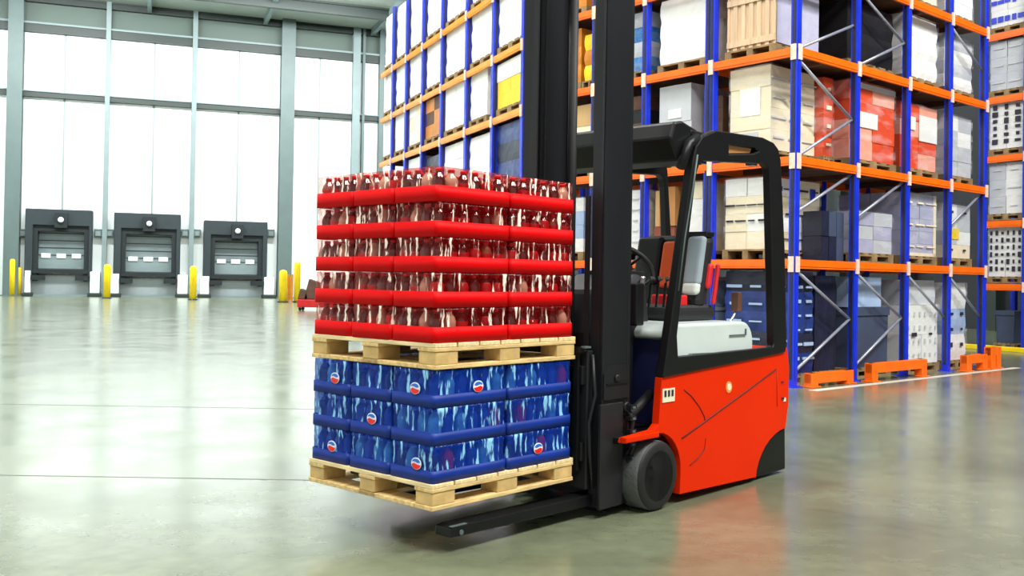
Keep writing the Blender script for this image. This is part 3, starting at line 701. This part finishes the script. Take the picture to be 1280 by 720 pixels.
for (d, ms, lv, h, ex) in dd:
    zb = LD[lv]+.08
    pallet_load(DF, .04, .76, .06, 1.0, zb, zb+PH+h, 'cartons', d, '%s shelf of the right-edge rack' % ORD[lv], nx=2, ny=2, nz=3, mats=ms, extras=ex, film=True, group='loads on the right-edge rack', seed=lv)
pallet_load(DF, .06, .48, .25, 1.0, 0, .78, 'bins', 'slate grey bin', 'floor of the right-edge rack', nx=1, ny=1, nz=1, mats=('w_slate', 'w_slate'), group='loads on the right-edge rack', cat='bins', name='storage_bin')
pallet_load(DF, -.02, .8, 1.25, 1.9, 0, 1.15, 'block', 'black wrapped goods', 'behind the right-edge rack', mats=('w_black',), nz=3, group='loads on the right-edge rack', cat='wrapped load', name='wrapped_load')
b = MB(); b.box(-.4, 2.4, -.3, -.18, 0, .09, 'yellow'); o = b.build('floor_guard_rail', None, .01); at_frame(o, DF)
tag(o, 'low yellow guard rail on the floor along the right-edge rack', 'guard rail')

# ------------------------------------------------------------------ forklift and its load
HD = radians(42.4); c0 = onz(540, 640, .207); TF = frame(c0.x, c0.y, pi/2-HD)
fk = empty('forklift'); at_frame(fk, TF)
tag(fk, 'orange electric forklift with black mast and roof frame carrying two stacked pallets', 'forklift')
NY, FY = -.19, .76      # near and far side

def arc(cx, cz, r, a0, a1, n):
    return [(cx+r*cos(radians(a0+(a1-a0)*k/n)), cz+r*sin(radians(a0+(a1-a0)*k/n))) for k in range(n+1)]
WC, WR = 1.50, .19
prof = [(1.725, .055), (2.60, .03)]+arc(3.03, .0, .43, 176, 95, 8)+[(3.03, .46), (3.035, .70), (3.0, .83), (2.93, .835), (2.88, .795), (1.53, .722), (1.505, .47), (1.46, .44), (1.20, .425), (1.19, .40)]+arc(WC, WR, .232, 112, -5, 10)
prof = [(x, (z-.0)*.7 if False else z) for x, z in prof]
# the quarter-round notch is flattened to the height seen in the photo
prof = [(x, z*.70) if (2.6 < x < 3.03 and z < .45) else (x, z) for x, z in prof]
b = MB(); b.prism(prof, NY, NY+.045, 'fk_orange'); b.build('side_panel', fk, .016, 3)
b = MB(); b.box(1.21, 1.70, NY+.045, NY+.2, .385, .42, 'fk_black'); b.build('mudguard', fk, .006)
b = MB(); b.prism(prof, FY-.045, FY, 'fk_orange'); b.build('side_panel', fk, .018, 3)
b = MB(); b.prism([q for q in prof[1:] if q[0] > 2.55][:-1]+[(1.80, .74), (1.80, .06)], NY+.03, FY-.03, 'fk_orange'); b.build('counterweight', fk, .02, 3)
b = MB(); b.prism([(2.58, .02)]+[(x-.03, z-.01) for x, z in [(q[0], q[1]*.70) for q in arc(3.03, 0, .43, 170, 92, 8)]]+[(3.02, .30), (3.03, .02)], NY+.015, FY-.015, 'fk_black'); b.build('rear_bumper', fk, .01)
b = MB(); b.box(1.24, 3.0, NY+.2, FY-.2, .07, .36, 'fk_dark'); b.build('chassis', fk)
# seams and marks on the near side
def seam(pts, r=.0035):
    b = MB(); b.tube([(x, NY-.001, z) for x, z in pts], r, 'seamdk', 6); b.build('panel_seam', fk)
seam([(1.737, .368), (2.1, .474), (2.5, .590), (2.851, .694)], .005)
seam([(1.754, .641), (1.83, .60), (1.92, .53), (1.973, .472), (1.985, .44)])
seam([(1.995, .34), (1.98, .28), (1.92, .24), (1.824, .203)])
seam([(2.86, .68), (2.87, .45)], .0025)
b = MB(); b.box(1.535, 1.655, NY-.004, NY+.002, .585, .66, 'cream')
for k in range(3): b.box(1.55+k*.035, 1.57+k*.035, NY-.006, NY-.003, .615, .65, 'ink')
b.build('warning_sticker', fk)
b = MB(); b.lathe([(.035, -.004), (.035, .002)], 'amber', 16, 'y', (2.25, NY, .62)); b.lathe([(.022, -.006), (.022, 0)], 'cream', 16, 'y', (2.25, NY, .622)); o = b.build('badge', fk); 
b = MB(); b.box(2.925, 2.95, NY-.006, NY, .60, .61, 'ink'); b.box(2.93, 2.96, NY-.006, NY, .49, .505, 'ink'); b.box(2.955, 2.985, NY-.005, NY, .475, .50, 'cream'); b.build('latch', fk)
# guard frame, both sides, with window opening and slot
outer = [(1.53, .722), (1.55, .80), (1.80, 1.93), (1.835, 2.03), (1.90, 2.095), (2.05, 2.148), (2.62, 2.172), (2.76, 2.155), (2.825, 2.12), (2.862, 2.05), (2.93, 1.5), (2.975, .86), (2.96, .80), (2.88, .792)]
win = [(1.675, .83), (1.66, .95), (1.835, 1.86), (1.87, 1.93), (1.92, 1.955), (2.66, 2.01), (2.705, 1.985), (2.72, 1.93), (2.80, .86), (2.79, .84)]
slot = [(2.2, 2.082), (2.52, 2.096), (2.56, 2.078), (2.49, 2.055), (2.2, 2.022)]
outer_far = [(x+(.07 if x > 2.7 and z > .85 else 0), z) for x, z in outer]
win_far = [(x+(.185 if x > 2.5 and z > .85 else (.13 if x > 2.5 else 0)), z) for x, z in win]
for y0, y1, po, pw_ in ((NY-.012, NY+.045, outer, win), (FY-.045, FY+.012, outer_far, win_far)):
    b = MB(); b.prism(po, y0, y1, 'fk_black', holes=(pw_, slot)); b.build('guard_frame', fk, .008)
b = MB(); b.prism([(2.21, 2.03), (2.49, 2.062), (2.51, 2.09), (2.21, 2.078)], NY+.012, NY+.02, 'w_kraft'); b.build('slot_plate', fk)
b = MB(); b.tube([(1.84+.0, NY-.014, 1.98), (1.80, NY-.014, 1.80), (1.72, NY-.014, 1.5), (1.66, NY-.014, 1.2)], .006, 'steel', 6); b.build('pillar_trim', fk)
b = MB()
b.box(1.86, 2.80, NY+.045, FY-.045, 2.10, 2.135, 'fk_black')
b.build('roof_panel', fk, .01)
b = MB(); b.prism([(1.66, 2.06), (1.70, 2.16), (1.78, 2.175), (1.95, 2.14), (1.97, 2.0), (1.90, 1.93), (1.74, 1.94)], NY+.05, FY, 'fk_black')
b.build('roof_visor', fk, .015)
for k in range(4):
    b = MB(); y = NY+.15+k*.18; b.box(1.95, 2.8, y, y+.03, 2.06, 2.11, 'fk_black'); b.build('roof_bar', fk)
b = MB(); b.tube([(1.72, NY+.02, 1.0+.9), (1.80, NY+.02, 2.04), (1.9, NY+.03, 2.09)], .03, 'fk_black', 8); b.build('corner_bracket', fk)
b = MB(); b.box(2.60, 2.66, NY+.05, NY+.10, 2.0, 2.04, 'chrome'); b.box(1.9, 2.1, .2, .3, 2.03, 2.06, 'chrome'); b.build('wiring_clip', fk)
# hood, seat base
def rounded(x0, x1, z0, z1, r, corners='tr tl'):
    pts = [(x0, z0), (x1, z0)]
    pts += [(x1-r+r*cos(t), z1-r+r*sin(t)) for t in [pi/2*k/6 for k in range(7)]]
    pts += [(x0+.05, z1), (x0, z1-.04)]
    return pts
b = MB(); hp = rounded(1.60, 2.60, .815, 1.01, .13); b.prism([(1.70, .815)]+hp[1:]+[(1.60, .935), (1.68, .925)], NY+.03, FY-.05, 'fk_white'); b.build('battery_hood', fk, .018, 3)
b = MB(); b.prism([(1.80, .80), (2.50, .80), (2.55, .825), (1.85, .84)], NY+.005, NY+.03, 'steel'); b.box(2.30, 2.50, NY+.022, NY+.028, .925, .932, 'steel'); b.box(2.49, 2.50, NY+.022, NY+.028, .925, .965, 'steel'); b.build('hood_trim', fk)
b = MB(); b.prism([(1.70, .43), (1.79, .43), (1.79, .812), (1.69, .812), (1.69, .92), (1.66, .92), (1.66, .80)], NY+.05, FY-.05, 'fk_navy'); b.box(1.64, 1.69, .12, .22, .46, .80, 'fk_dark'); b.build('seat_base', fk)
b = MB(); b.box(1.22, 1.70, NY+.2, FY-.2, .39, .425, 'fk_dark'); b.build('floor_plate', fk)
b = MB(); b.box(1.19, 1.50, NY-.01, NY+.03, .40, .432, 'fk_orange'); b.build('fender_lip', fk, .006)
b = MB(); b.box(1.42, 1.44, NY+.25, NY+.38, .426, .56, 'fk_dark'); b.box(1.415, 1.42, NY+.27, NY+.37, .51, .53, 'cream'); b.build('step_label', fk)
# seat
seat = empty('seat'); seat.parent = fk; seat.location = (2.02, .28, 1.01)
b = MB(); b.box(-.02, .45, -.25, .25, 0, .10, 'fk_dark'); b.build('cushion', seat, .035, 3)
def slab(x, z0, z1, y0, y1, t, m, name, lean=.22, bev=.025):
    b = MB(); b.box(x+z0*lean, x+z0*lean+t, y0, y1, z0, z1, m, skew=lean); return b.build(name, seat, bev, 3)
slab(.20, .08, .54, -.25, .25, .13, 'fk_dark', 'backrest', bev=.05)
slab(.17, .22, .53, -.25, -.13, .06, 'fk_seatg', 'side_bolster'); slab(.17, .22, .53, .06, .25, .06, 'fk_dark', 'side_bolster')
slab(.165, .16, .24, -.25, -.13, .06, 'fk_seatw', 'white_band'); slab(.165, .20, .50, -.12, .05, .06, 'fk_seato', 'orange_insert')
slab(.26, .20, .36, -.275, -.23, .05, 'fk_red', 'red_trim'); slab(.36, .10, .36, -.27, -.24, .03, 'fk_red', 'red_trim')
b = MB(); b.box(.08, .16, -.22, .0, .09, .16, 'fk_red'); b.build('belt_buckle', seat, .01)
slab(.20, .525, .56, -.25, -.08, .10, 'fk_black', 'backrest_cap', bev=.01)
b = MB(); b.box(-.34, -.12, -.12, .14, .0, .30, 'fk_dark', skew=-.15); b.box(-.345, -.335, -.125, -.118, .12, .27, 'chrome', skew=-.15); b.build('control_pod', seat, .03, 3)
# console and steering wheel
b = MB(); b.prism([(1.42, .43), (1.60, .43), (1.62, .9), (1.74, 1.22), (1.66, 1.30), (1.48, 1.20), (1.42, .95)], .05, .52, 'fk_dark'); b.build('dashboard', fk, .03)
b = MB(); b.tube([(1.62, .24, 1.15), (1.80, .24, 1.34)], .03, 'fk_dark', 10); b.build('steering_column', fk)
b = MB(); ring = [(1.80+.16*cos(t)*.70, .24+.16*sin(t), 1.34+.16*cos(t)*-.72) for t in [2*pi*k/24 for k in range(25)]]
b.tube(ring, .014, 'fk_dark', 8)
for a in (0, 2.1, 4.2): b.tube([(1.80, .24, 1.34), (1.80+.16*cos(a)*.70, .24+.16*sin(a), 1.34-.16*cos(a)*.72)], .01, 'fk_dark', 6)
b.build('steering_wheel', fk)
b = MB(); b.box(1.60, 1.62, .02, .05, 1.10, 1.28, 'chrome', skew=.3); b.box(1.52, 1.60, -.02, .06, 1.0, 1.24, 'fk_black'); b.build('lever_bracket', fk, .01)
for k in range(3):
    b = MB(); b.tube([(1.70, .02-.05*k, 1.10), (1.72, .02-.05*k, 1.24), (1.74, .02-.05*k, 1.27)], [.008, .008, .018], 'fk_dark', 8); b.build('hydraulic_lever', fk)
b = MB(); b.tube([(2.50, -.05, 1.0), (2.56, -.05, 1.05), (2.58, -.05, 1.08)], .008, 'chrome', 8); b.box(2.555, 2.605, -.075, -.025, 1.07, 1.19, 'w_brown'); b.build('hand_brake', fk, .008)
# wheels
def wheel(cx, cy, cz, R_, w, name='wheel'):
    r = empty(name); r.parent = fk; r.location = (cx, cy, cz)
    b = MB(); b.lathe([(R_*.72, 0), (R_*.93, .002), (R_*.985, .014), (R_, .03), (R_, w-.03), (R_*.985, w-.014), (R_*.93, w-.002), (R_*.72, w)], None, 40, 'y', (0, 0, 0),
                   ['tyre_side', 'tyre_side', 'tyre', 'tyre', 'tyre', 'tyre_side', 'tyre_side']); b.build('tyre', r)
    b = MB(); b.lathe([(R_*.74, .0), (R_*.70, .012), (R_*.62, .03), (R_*.58, .05)], 'tyre_side', 32, 'y'); b.lathe([(.02, .03), (R_*.30, .032), (R_*.36, .045), (R_*.56, .052), (R_*.57, w-.05), (.05, w-.04)], 'rim', 28, 'y')
    b.lathe([(.012, .0), (.03, .004), (.038, .03)], 'rim', 16, 'y')
    b.build('rim', r)
    for k in range(5):
        a = 2*pi*k/5+.4; b = MB(); b.lathe([(.008, .02), (.013, .024), (.013, .05)], 'chrome', 8, 'y', (R_*.42*cos(a), 0, R_*.42*sin(a))); b.build('wheel_nut', r)
    return r
wheel(WC, NY-.01, WR, WR, .17); wheel(WC, FY-.16, WR, WR, .17)
wheel(2.72, .02, .15, .15, .12, 'rear_wheel'); wheel(2.72, .45, .15, .15, .12, 'rear_wheel')
# mast
MT = 3.45
mast = empty('mast'); mast.parent = fk; mast.location = (0, 0, 0)
def chan(x0, x1, y0, y1, z0, z1, web, name, m='fk_mast'):
    """C channel: web along x at side y=web, two flanges"""
    b = MB(); t = .022
    b.box(x0, x1, web-(t if web == y1 else 0), web+(0 if web == y1 else t), z0, z1, m)
    b.box(x0, x0+t, y0, y1, z0, z1, m); b.box(x1-t, x1, y0, y1, z0, z1, m)
    b.build(name, mast, .004)
chan(1.13, 1.38, -.08, 0, .05, MT, -.08, 'outer_upright'); chan(1.13, 1.36, .42, .50, .05, MT, .50, 'outer_upright')
chan(1.17, 1.34, -.005, .03, .09, MT+.25, -.005, 'inner_upright'); chan(1.17, 1.44, .37, .42, .09, MT+.25, .42, 'inner_upright')
b = MB(); b.tube([(1.42, .38, .1), (1.42, .38, 3.3)], .028, 'fk_dark', 12); b.build('lift_cylinder', mast)
b = MB(); b.tube([(1.36, -.02, .1), (1.36, -.02, 1.6)], .022, 'fk_dark', 12); b.build('lift_cylinder', mast)
for z in (.12, .75, 3.3):
    b = MB(); b.box(1.30, 1.36, 0, .42, z, z+.10, 'fk_mast'); b.build('cross_member', mast, .004)
b = MB(); b.prism([(1.14, .62), (1.37, .62), (1.37, .76), (1.33, .80), (1.18, .80), (1.14, .76)], -.088, -.078, 'fk_mast'); b.box(1.16, 1.35, -.095, -.085, .70, .705, 'fk_black'); b.lathe([(.012, -.012), (.02, -.01), (.02, 0)], 'fk_dark', 10, 'y', (1.25, -.088, .73)); b.build('mast_plate', mast)
b = MB(); b.box(1.10, 1.30, -.10, -.08, .05, .60, 'fk_dark'); b.build('lower_guard_plate', mast, .004)
b = MB(); b.lathe([(.022, -.03), (.03, -.025), (.03, 0)], 'fk_black', 12, 'y', (1.33, -.08, .57)); b.tube([(1.33, -.10, .57), (1.36, -.12, .50), (1.35, -.11, .42), (1.37, -.12, .35), (1.34, -.11, .28), (1.35, -.11, .18)], .014, 'fk_dark', 8)
for z in (.56, .50, .43, .36, .29): b.box(1.32, 1.375, -.135, -.10, z, z+.022, 'fk_mast'); b.box(1.335, 1.36, -.139, -.134, z+.004, z+.016, 'steel')
b.build('tilt_bracket', mast)
b = MB(); b.tube([(1.37, NY+.12, .5), (1.60, NY+.12, .62)], .028, 'fk_dark', 10); b.build('tilt_cylinder', mast)
for y, zt_ in ((.40, 3.3), (.02, 1.7)):
    b = MB(); pts = [(1.12, y, z) for z in (.9, 1.5, zt_)]; b.bar(pts[0], pts[-1], .028, .012, 'fk_dark')
    b.build('lift_chain', mast)
# carriage, forks, low support arms
car = empty('carriage'); car.parent = fk
b = MB(); b.box(1.04, 1.09, -.02, .86, .70, .80, 'fk_black'); b.box(1.04, 1.09, -.02, .86, .30, .40, 'fk_black'); b.box(1.07, 1.12, -.03, .48, .15, .88, 'fk_dark'); b.build('carriage_plate', car, .006)
for k in range(4):
    b = MB(); y = .0+k*.27; b.box(1.025, 1.045, y, y+.03, .25, .90, 'fk_black'); b.build('backrest_bar', car)
b = MB(); b.box(1.02, 1.05, -.02, .86, .87, .90, 'fk_black'); b.box(1.03, 1.08, -.045, -.015, .895, .905, 'steel'); b.build('backrest_rail', car)
b = MB(); b.tube([(1.10, -.04, .86), (1.10, -.06, .65), (1.06, -.05, .50), (1.08, -.045, .33), (1.10, -.05, .15)], .010, 'fk_mast', 8); b.build('hydraulic_hose', car)
for y in (.205, .60):
    b = MB(); b.prism([(.10, .262), (.30, .252), (1.0, .245), (1.0, .62), (1.04, .62), (1.04, .2455), (1.04, .245), (1.0, .283), (.10, .283)][:3]+[(1.045, .245), (1.045, .70), (1.012, .70), (1.012, .2852), (.10, .2852)], y, y+.11, 'fk_mast'); b.build('fork', car, .003)
for y, xs_ in ((-.025, .10), (.66, .42)):
    b = MB(); b.prism([(xs_, .075), (1.30, .055), (1.30, .115), (xs_+.04, .125), (xs_, .118)], y, y+.11, 'fk_black')
    b.build('support_arm', fk, .006)
    b = MB(); b.lathe([(.012, -.004), (.012, .004)], 'steel', 10, 'y', (xs_+.06, y-.001, .093)); b.box(xs_, xs_+.10, y, y+.02, .124, .127, 'steel'); b.build('arm_bolt', fk)

# the two pallets
LOADY = lambda o, x, y, z: at_frame(o, TF, x, y, z)
PZ = .207
p1 = make_pallet(); LOADY(p1, 0, 0, PZ); tag(p1, 'pale pine pallet on the forks under the blue bottle packs', 'pallet', 'pallets carried by the forklift')
BLUE0 = PZ+.118+.001; BH = .170; RED_P = BLUE0+3*BH+.002
p2 = copy_tree(p1); LOADY(p2, .005, .0, RED_P); tag(p2, 'pale pine pallet between the blue packs below and the red bottle trays above', 'pallet', 'pallets carried by the forklift')
RED0 = RED_P+.118+.001; RH = .160

# bottles and trays
def bottle_mesh(kind, h):
    b = MB()
    if kind.startswith('r'):
        body = {'r1': 'cola', 'r2': 'lab_red', 'r3': 'pale_b', 'r4': 'green_dk', 'r5': 'clear'}[kind]; top = {'r3': 'pale_b', 'r5': 'clear'}.get(kind, 'cola'); cap = 'cap_red'
        lab = 'lab_red' if kind in ('r1', 'r2', 'r5') else body
    else:
        body = {'b1': 'bot_blue', 'b2': 'bot_ice', 'b3': 'logo_red', 'b4': 'cola'}[kind]; top = {'b2': 'bot_ice', 'b3': 'logo_red'}.get(kind, 'bot_blue'); cap = 'cap_blue'; lab = body
    r = .034
    prof = [(r*.9, 0), (r, .006), (r, h*.28), (r*.93, h*.34), (r*.97, h*.52), (r, h*.60), (r*.80, h*.74), (r*.45, h*.86), (r*.40, h*.90), (r*.46, h*.905), (r*.46, h*.985), (r*.40, h)]
    mt = [body, body, body, lab, lab, body, top, top, cap, cap, cap]
    b.lathe(prof, None, 14, 'z', (0, 0, 0), mt); return b.mesh('bottle')
def rounded_shell(Lx, Ly, z0, z1, r, m, b, t=None, n=4, wob=0, rnd=None):
    """closed upright shell with rounded corners"""
    per = []
    for (cx, cy, a0) in ((Lx-r, Ly-r, 0), (r, Ly-r, 90), (r, r, 180), (Lx-r, r, 270)):
        for k in range(n+1):
            a = radians(a0+90*k/n); per.append((cx+r*cos(a), cy+r*sin(a)))
    # add intermediate points on the straight sides
    full = []
    for k in range(len(per)):
        a = per[k]; c = per[(k+1) % len(per)]; d = hypot(c[0]-a[0], c[1]-a[1]); full.append(a)
        if d > .08:
            q = max(2, int(d/.035))
            for j in range(1, q): full.append((a[0]+(c[0]-a[0])*j/q, a[1]+(c[1]-a[1])*j/q))
    rows = 5 if wob else 1; rings = []; i = b.mi(m); cx, cy = Lx/2, Ly/2
    for k in range(rows+1):
        z = z0+(z1-z0)*k/rows; rg = []
        for (x, y) in full:
            w = (rnd.uniform(-1, .2)*wob if rnd and 0 < k < rows else 0); l = hypot(x-cx, y-cy)
            rg.append(b.bm.verts.new((x+(x-cx)/l*w, y+(y-cy)/l*w, z)))
        rings.append(rg)
    for k in range(rows):
        for j in range(len(full)):
            f = b.bm.faces.new((rings[k][j], rings[k][(j+1) % len(full)], rings[k+1][(j+1) % len(full)], rings[k+1][j])); f.material_index = i; f.smooth = True
    return rings
def crate(kind, seed, CX=.488, CY=.300):
    rnd = random.Random(seed); h = RH if kind == 'red' else BH
    r = empty('bottle_tray'); th = .072 if kind == 'red' else .056
    b = MB(); m = 'tray_red' if kind == 'red' else 'tray_blue'
    o_ = rounded_shell(CX, CY, 0, th, .02, m, b); inn = rounded_shell(CX-.012, CY-.012, .004, th, .016, m, b)
    for v in [v for rg in inn for v in rg]: v.co.x += .006; v.co.y += .006
    n = min(len(o_[0]), len(inn[0])); i = b.mi(m)
    b.bm.faces.new(o_[0][::-1]).material_index = i; b.bm.faces.new(inn[0]).material_index = i
    if len(o_[1]) == len(inn[1]):
        for j in range(n): b.bm.faces.new((o_[1][j], o_[1][(j+1) % n], inn[1][(j+1) % n], inn[1][j])).material_index = i
    b.build('tray', r)
    kinds = ['r1', 'r2', 'r1', 'r5', 'r4', 'r1', 'r2', 'r4', 'r3'] if kind == 'red' else ['b1', 'b2', 'b1', 'b2', 'b1', 'b1', 'b2', 'b4']
    nx, ny = 6, 4; px = (CX-.02)/nx; py = (CY-.02)/ny
    for i in range(nx):
        for j in range(ny):
            if i not in (0, nx-1) and j not in (0, ny-1): continue
            kd = rnd.choice(kinds)
            if kind == 'blue' and rnd.random() < .13: kd = 'b3'
            o = bpy.data.objects.new('bottle', BM[kd]); COL.objects.link(o); o.parent = r; o.location = (.01+px*(i+.5), .01+py*(j+.5), .005)
    b = MB(); rg = rounded_shell(CX-.002, CY-.002, th-.004, h-.003, .03, 'film_'+kind, b, wob=.006, rnd=rnd)
    f = b.bm.faces.new(rg[-1]); f.material_index = 0
    for v in b.bm.verts: v.co.x += .001; v.co.y += .001
    b.build('shrink_film', r)
    if kind == 'blue':
        for side in {11: ('x',), 12: ('y',), 13: ('x', 'y'), 14: ()}[seed]:
            R_ = .029; t0 = rnd.uniform(.35, .65)
            b = MB()
            # round emblem: white disc with a red lower field and a blue rim part
            def disc(pts, m, off):
                if side == 'y': vs = [b.bm.verts.new((CX*t0+u, -.0035-off, .080+v)) for u, v in pts]
                else: vs = [b.bm.verts.new((-.0035-off, CY*t0+u, .080+v)) for u, v in pts]
                i = b.mi(m); f = b.bm.faces.new(vs); f.material_index = i
                g = bmesh.ops.extrude_face_region(b.bm, geom=[f])
                for v in [q for q in g['geom'] if isinstance(q, bmesh.types.BMVert)]:
                    if side == 'y': v.co.y += .003
                    else: v.co.x += .003
            disc([(R_*1.15*cos(t), R_*.95*sin(t)) for t in [2*pi*k/20 for k in range(20)]], 'logo_white', 0)
            disc([(R_*.98*cos(t), -.004+R_*.74*sin(t)) for t in [pi+pi*k/10 for k in range(11)]]+[(R_*.5, .002), (-R_*.5, -.004)], 'logo_red', .0015)
            disc([(R_*.90*cos(t), .007+R_*.52*sin(t)) for t in [pi*k/10 for k in range(11)]]+[(-R_*.4, .004), (R_*.4, .010)], 'logo_blue', .0015)
            b.build('round_emblem', r)
    return r
BM = {k: bottle_mesh(k, RH-.012) for k in ('r1', 'r2', 'r3', 'r4', 'r5')}
BM.update({k: bottle_mesh(k, BH-.012) for k in ('b1', 'b2', 'b3', 'b4')})
PL, PW = 1.0, .92
pos = [(i*.496+.006, j*.304+.006, i, j) for i in range(2) for j in range(3)]
PN = {(0, 0): 'at the corner nearest the camera', (1, 0): 'on the right side beside the mast', (0, 1): 'middle of the left side', (0, 2): 'far left end', (1, 1): 'inside behind the middle tray', (1, 2): 'at the hidden back corner'}
for kind, n, z0, h in (('red', 5, RED0, RH), ('blue', 3, BLUE0, BH)):
    protos = [crate(kind, 11+k) for k in range(4)]; used = set(); q = 0
    names = ['bottom', 'second', 'middle', 'fourth', 'top'] if n == 5 else ['bottom', 'middle', 'top']
    for t in range(n):
        for (x, y, i, j) in pos:
            k = (q*7+t) % 4; q += 1
            o = protos[k] if k not in used else copy_tree(protos[k]); used.add(k)
            dx = random.uniform(-.003, .003)
            LOADY(o, x+dx, y+dx, z0+t*h)
            tag(o, '%s film-wrapped bottle tray, %s tier, %s' % (kind, names[t], PN[(i, j)]), 'bottle tray', '%s bottle trays on the forklift' % kind)

# trolley seen at the left of the red load
p = onz(383, 388); d = (p-cC).dot(cF)
r = empty('parcel_trolley', p)
tag(r, 'low red and brown trolley on the far floor, peeking out left of the red load', 'trolley')
b = MB(); b.box(-.28, 1.4, -.3, .3, .12, .40, 'fk_red'); b.build('platform', r, .03)
for k, (x, z, s, m) in enumerate(((-.1, .40, .4, 'w_brown'), (.3, .40, .75, 'w_brown'), (.85, .40, .8, 'fk_red'))):
    b = MB(); b.prism([(x-s/2, z), (x+s/2, z), (x+s/3, z+s*.8), (x-s/4, z+s)], -.2, .2, m); b.build('parcel', r, .03)
for x in (-.18, 1.2):
    for y in (-.25, .25):
        b = MB(); b.lathe([(.02, -.02), (.06, -.02), (.06, .02), (.02, .02)], 'fk_black', 14, 'y', (x, y, .06)); b.build('wheel', r)

# ------------------------------------------------------------------ light
def area(name, loc, rot, sx, sy, power, col=(1, 1, 1)):
    l = bpy.data.lights.new(name, 'AREA'); l.shape = 'RECTANGLE'; l.size = sx; l.size_y = sy; l.energy = power; l.color = col
    o = bpy.data.objects.new(name, l); COL.objects.link(o); o.location = loc; o.rotation_euler = rot; return o
# rows of ceiling lamps over the dock side
for k in range(-1, 4):
    for (dy, pw, tilt) in ((-9, 2850, 28), (-26, 1500, 0)):
        q = WF['o']+WF['ex']*(k*11-4)+WF['ey']*dy
        o = area('dock_lamp', (q.x, q.y, 14.6), (radians(tilt), 0, WA), 8, 1.2, pw, (.95, .985, 1))
# unseen aisle lamps; the tilted ones at right are added to brighten rack faces
for (x, y, pw, tl, rz) in ((-5, 2, 1200, 0, 40), (1, -3, 1250, 25, 0), (8, 1, 2100, 35, 10), (12, 7, 1600, 25, 40), (-4, 10, 1200, 0, 40), (-6, 18, 1200, 0, 40)):
    area('aisle_lamp_and_fill', (x, y, 13.5), (radians(tl), 0, radians(rz)), 6, .8, pw, (1, .985, .95))
w = bpy.data.worlds.new('world'); sc.world = w; w.use_nodes = True
w.node_tree.nodes['Background'].inputs[0].default_value = (.93, .97, 1, 1); w.node_tree.nodes['Background'].inputs[1].default_value = 0.62
sc.view_settings.view_transform = 'Standard'; sc.view_settings.look = 'None'; sc.view_settings.exposure = 0.0; sc.view_settings.gamma = 1.0
sc.view_settings.use_curve_mapping = False
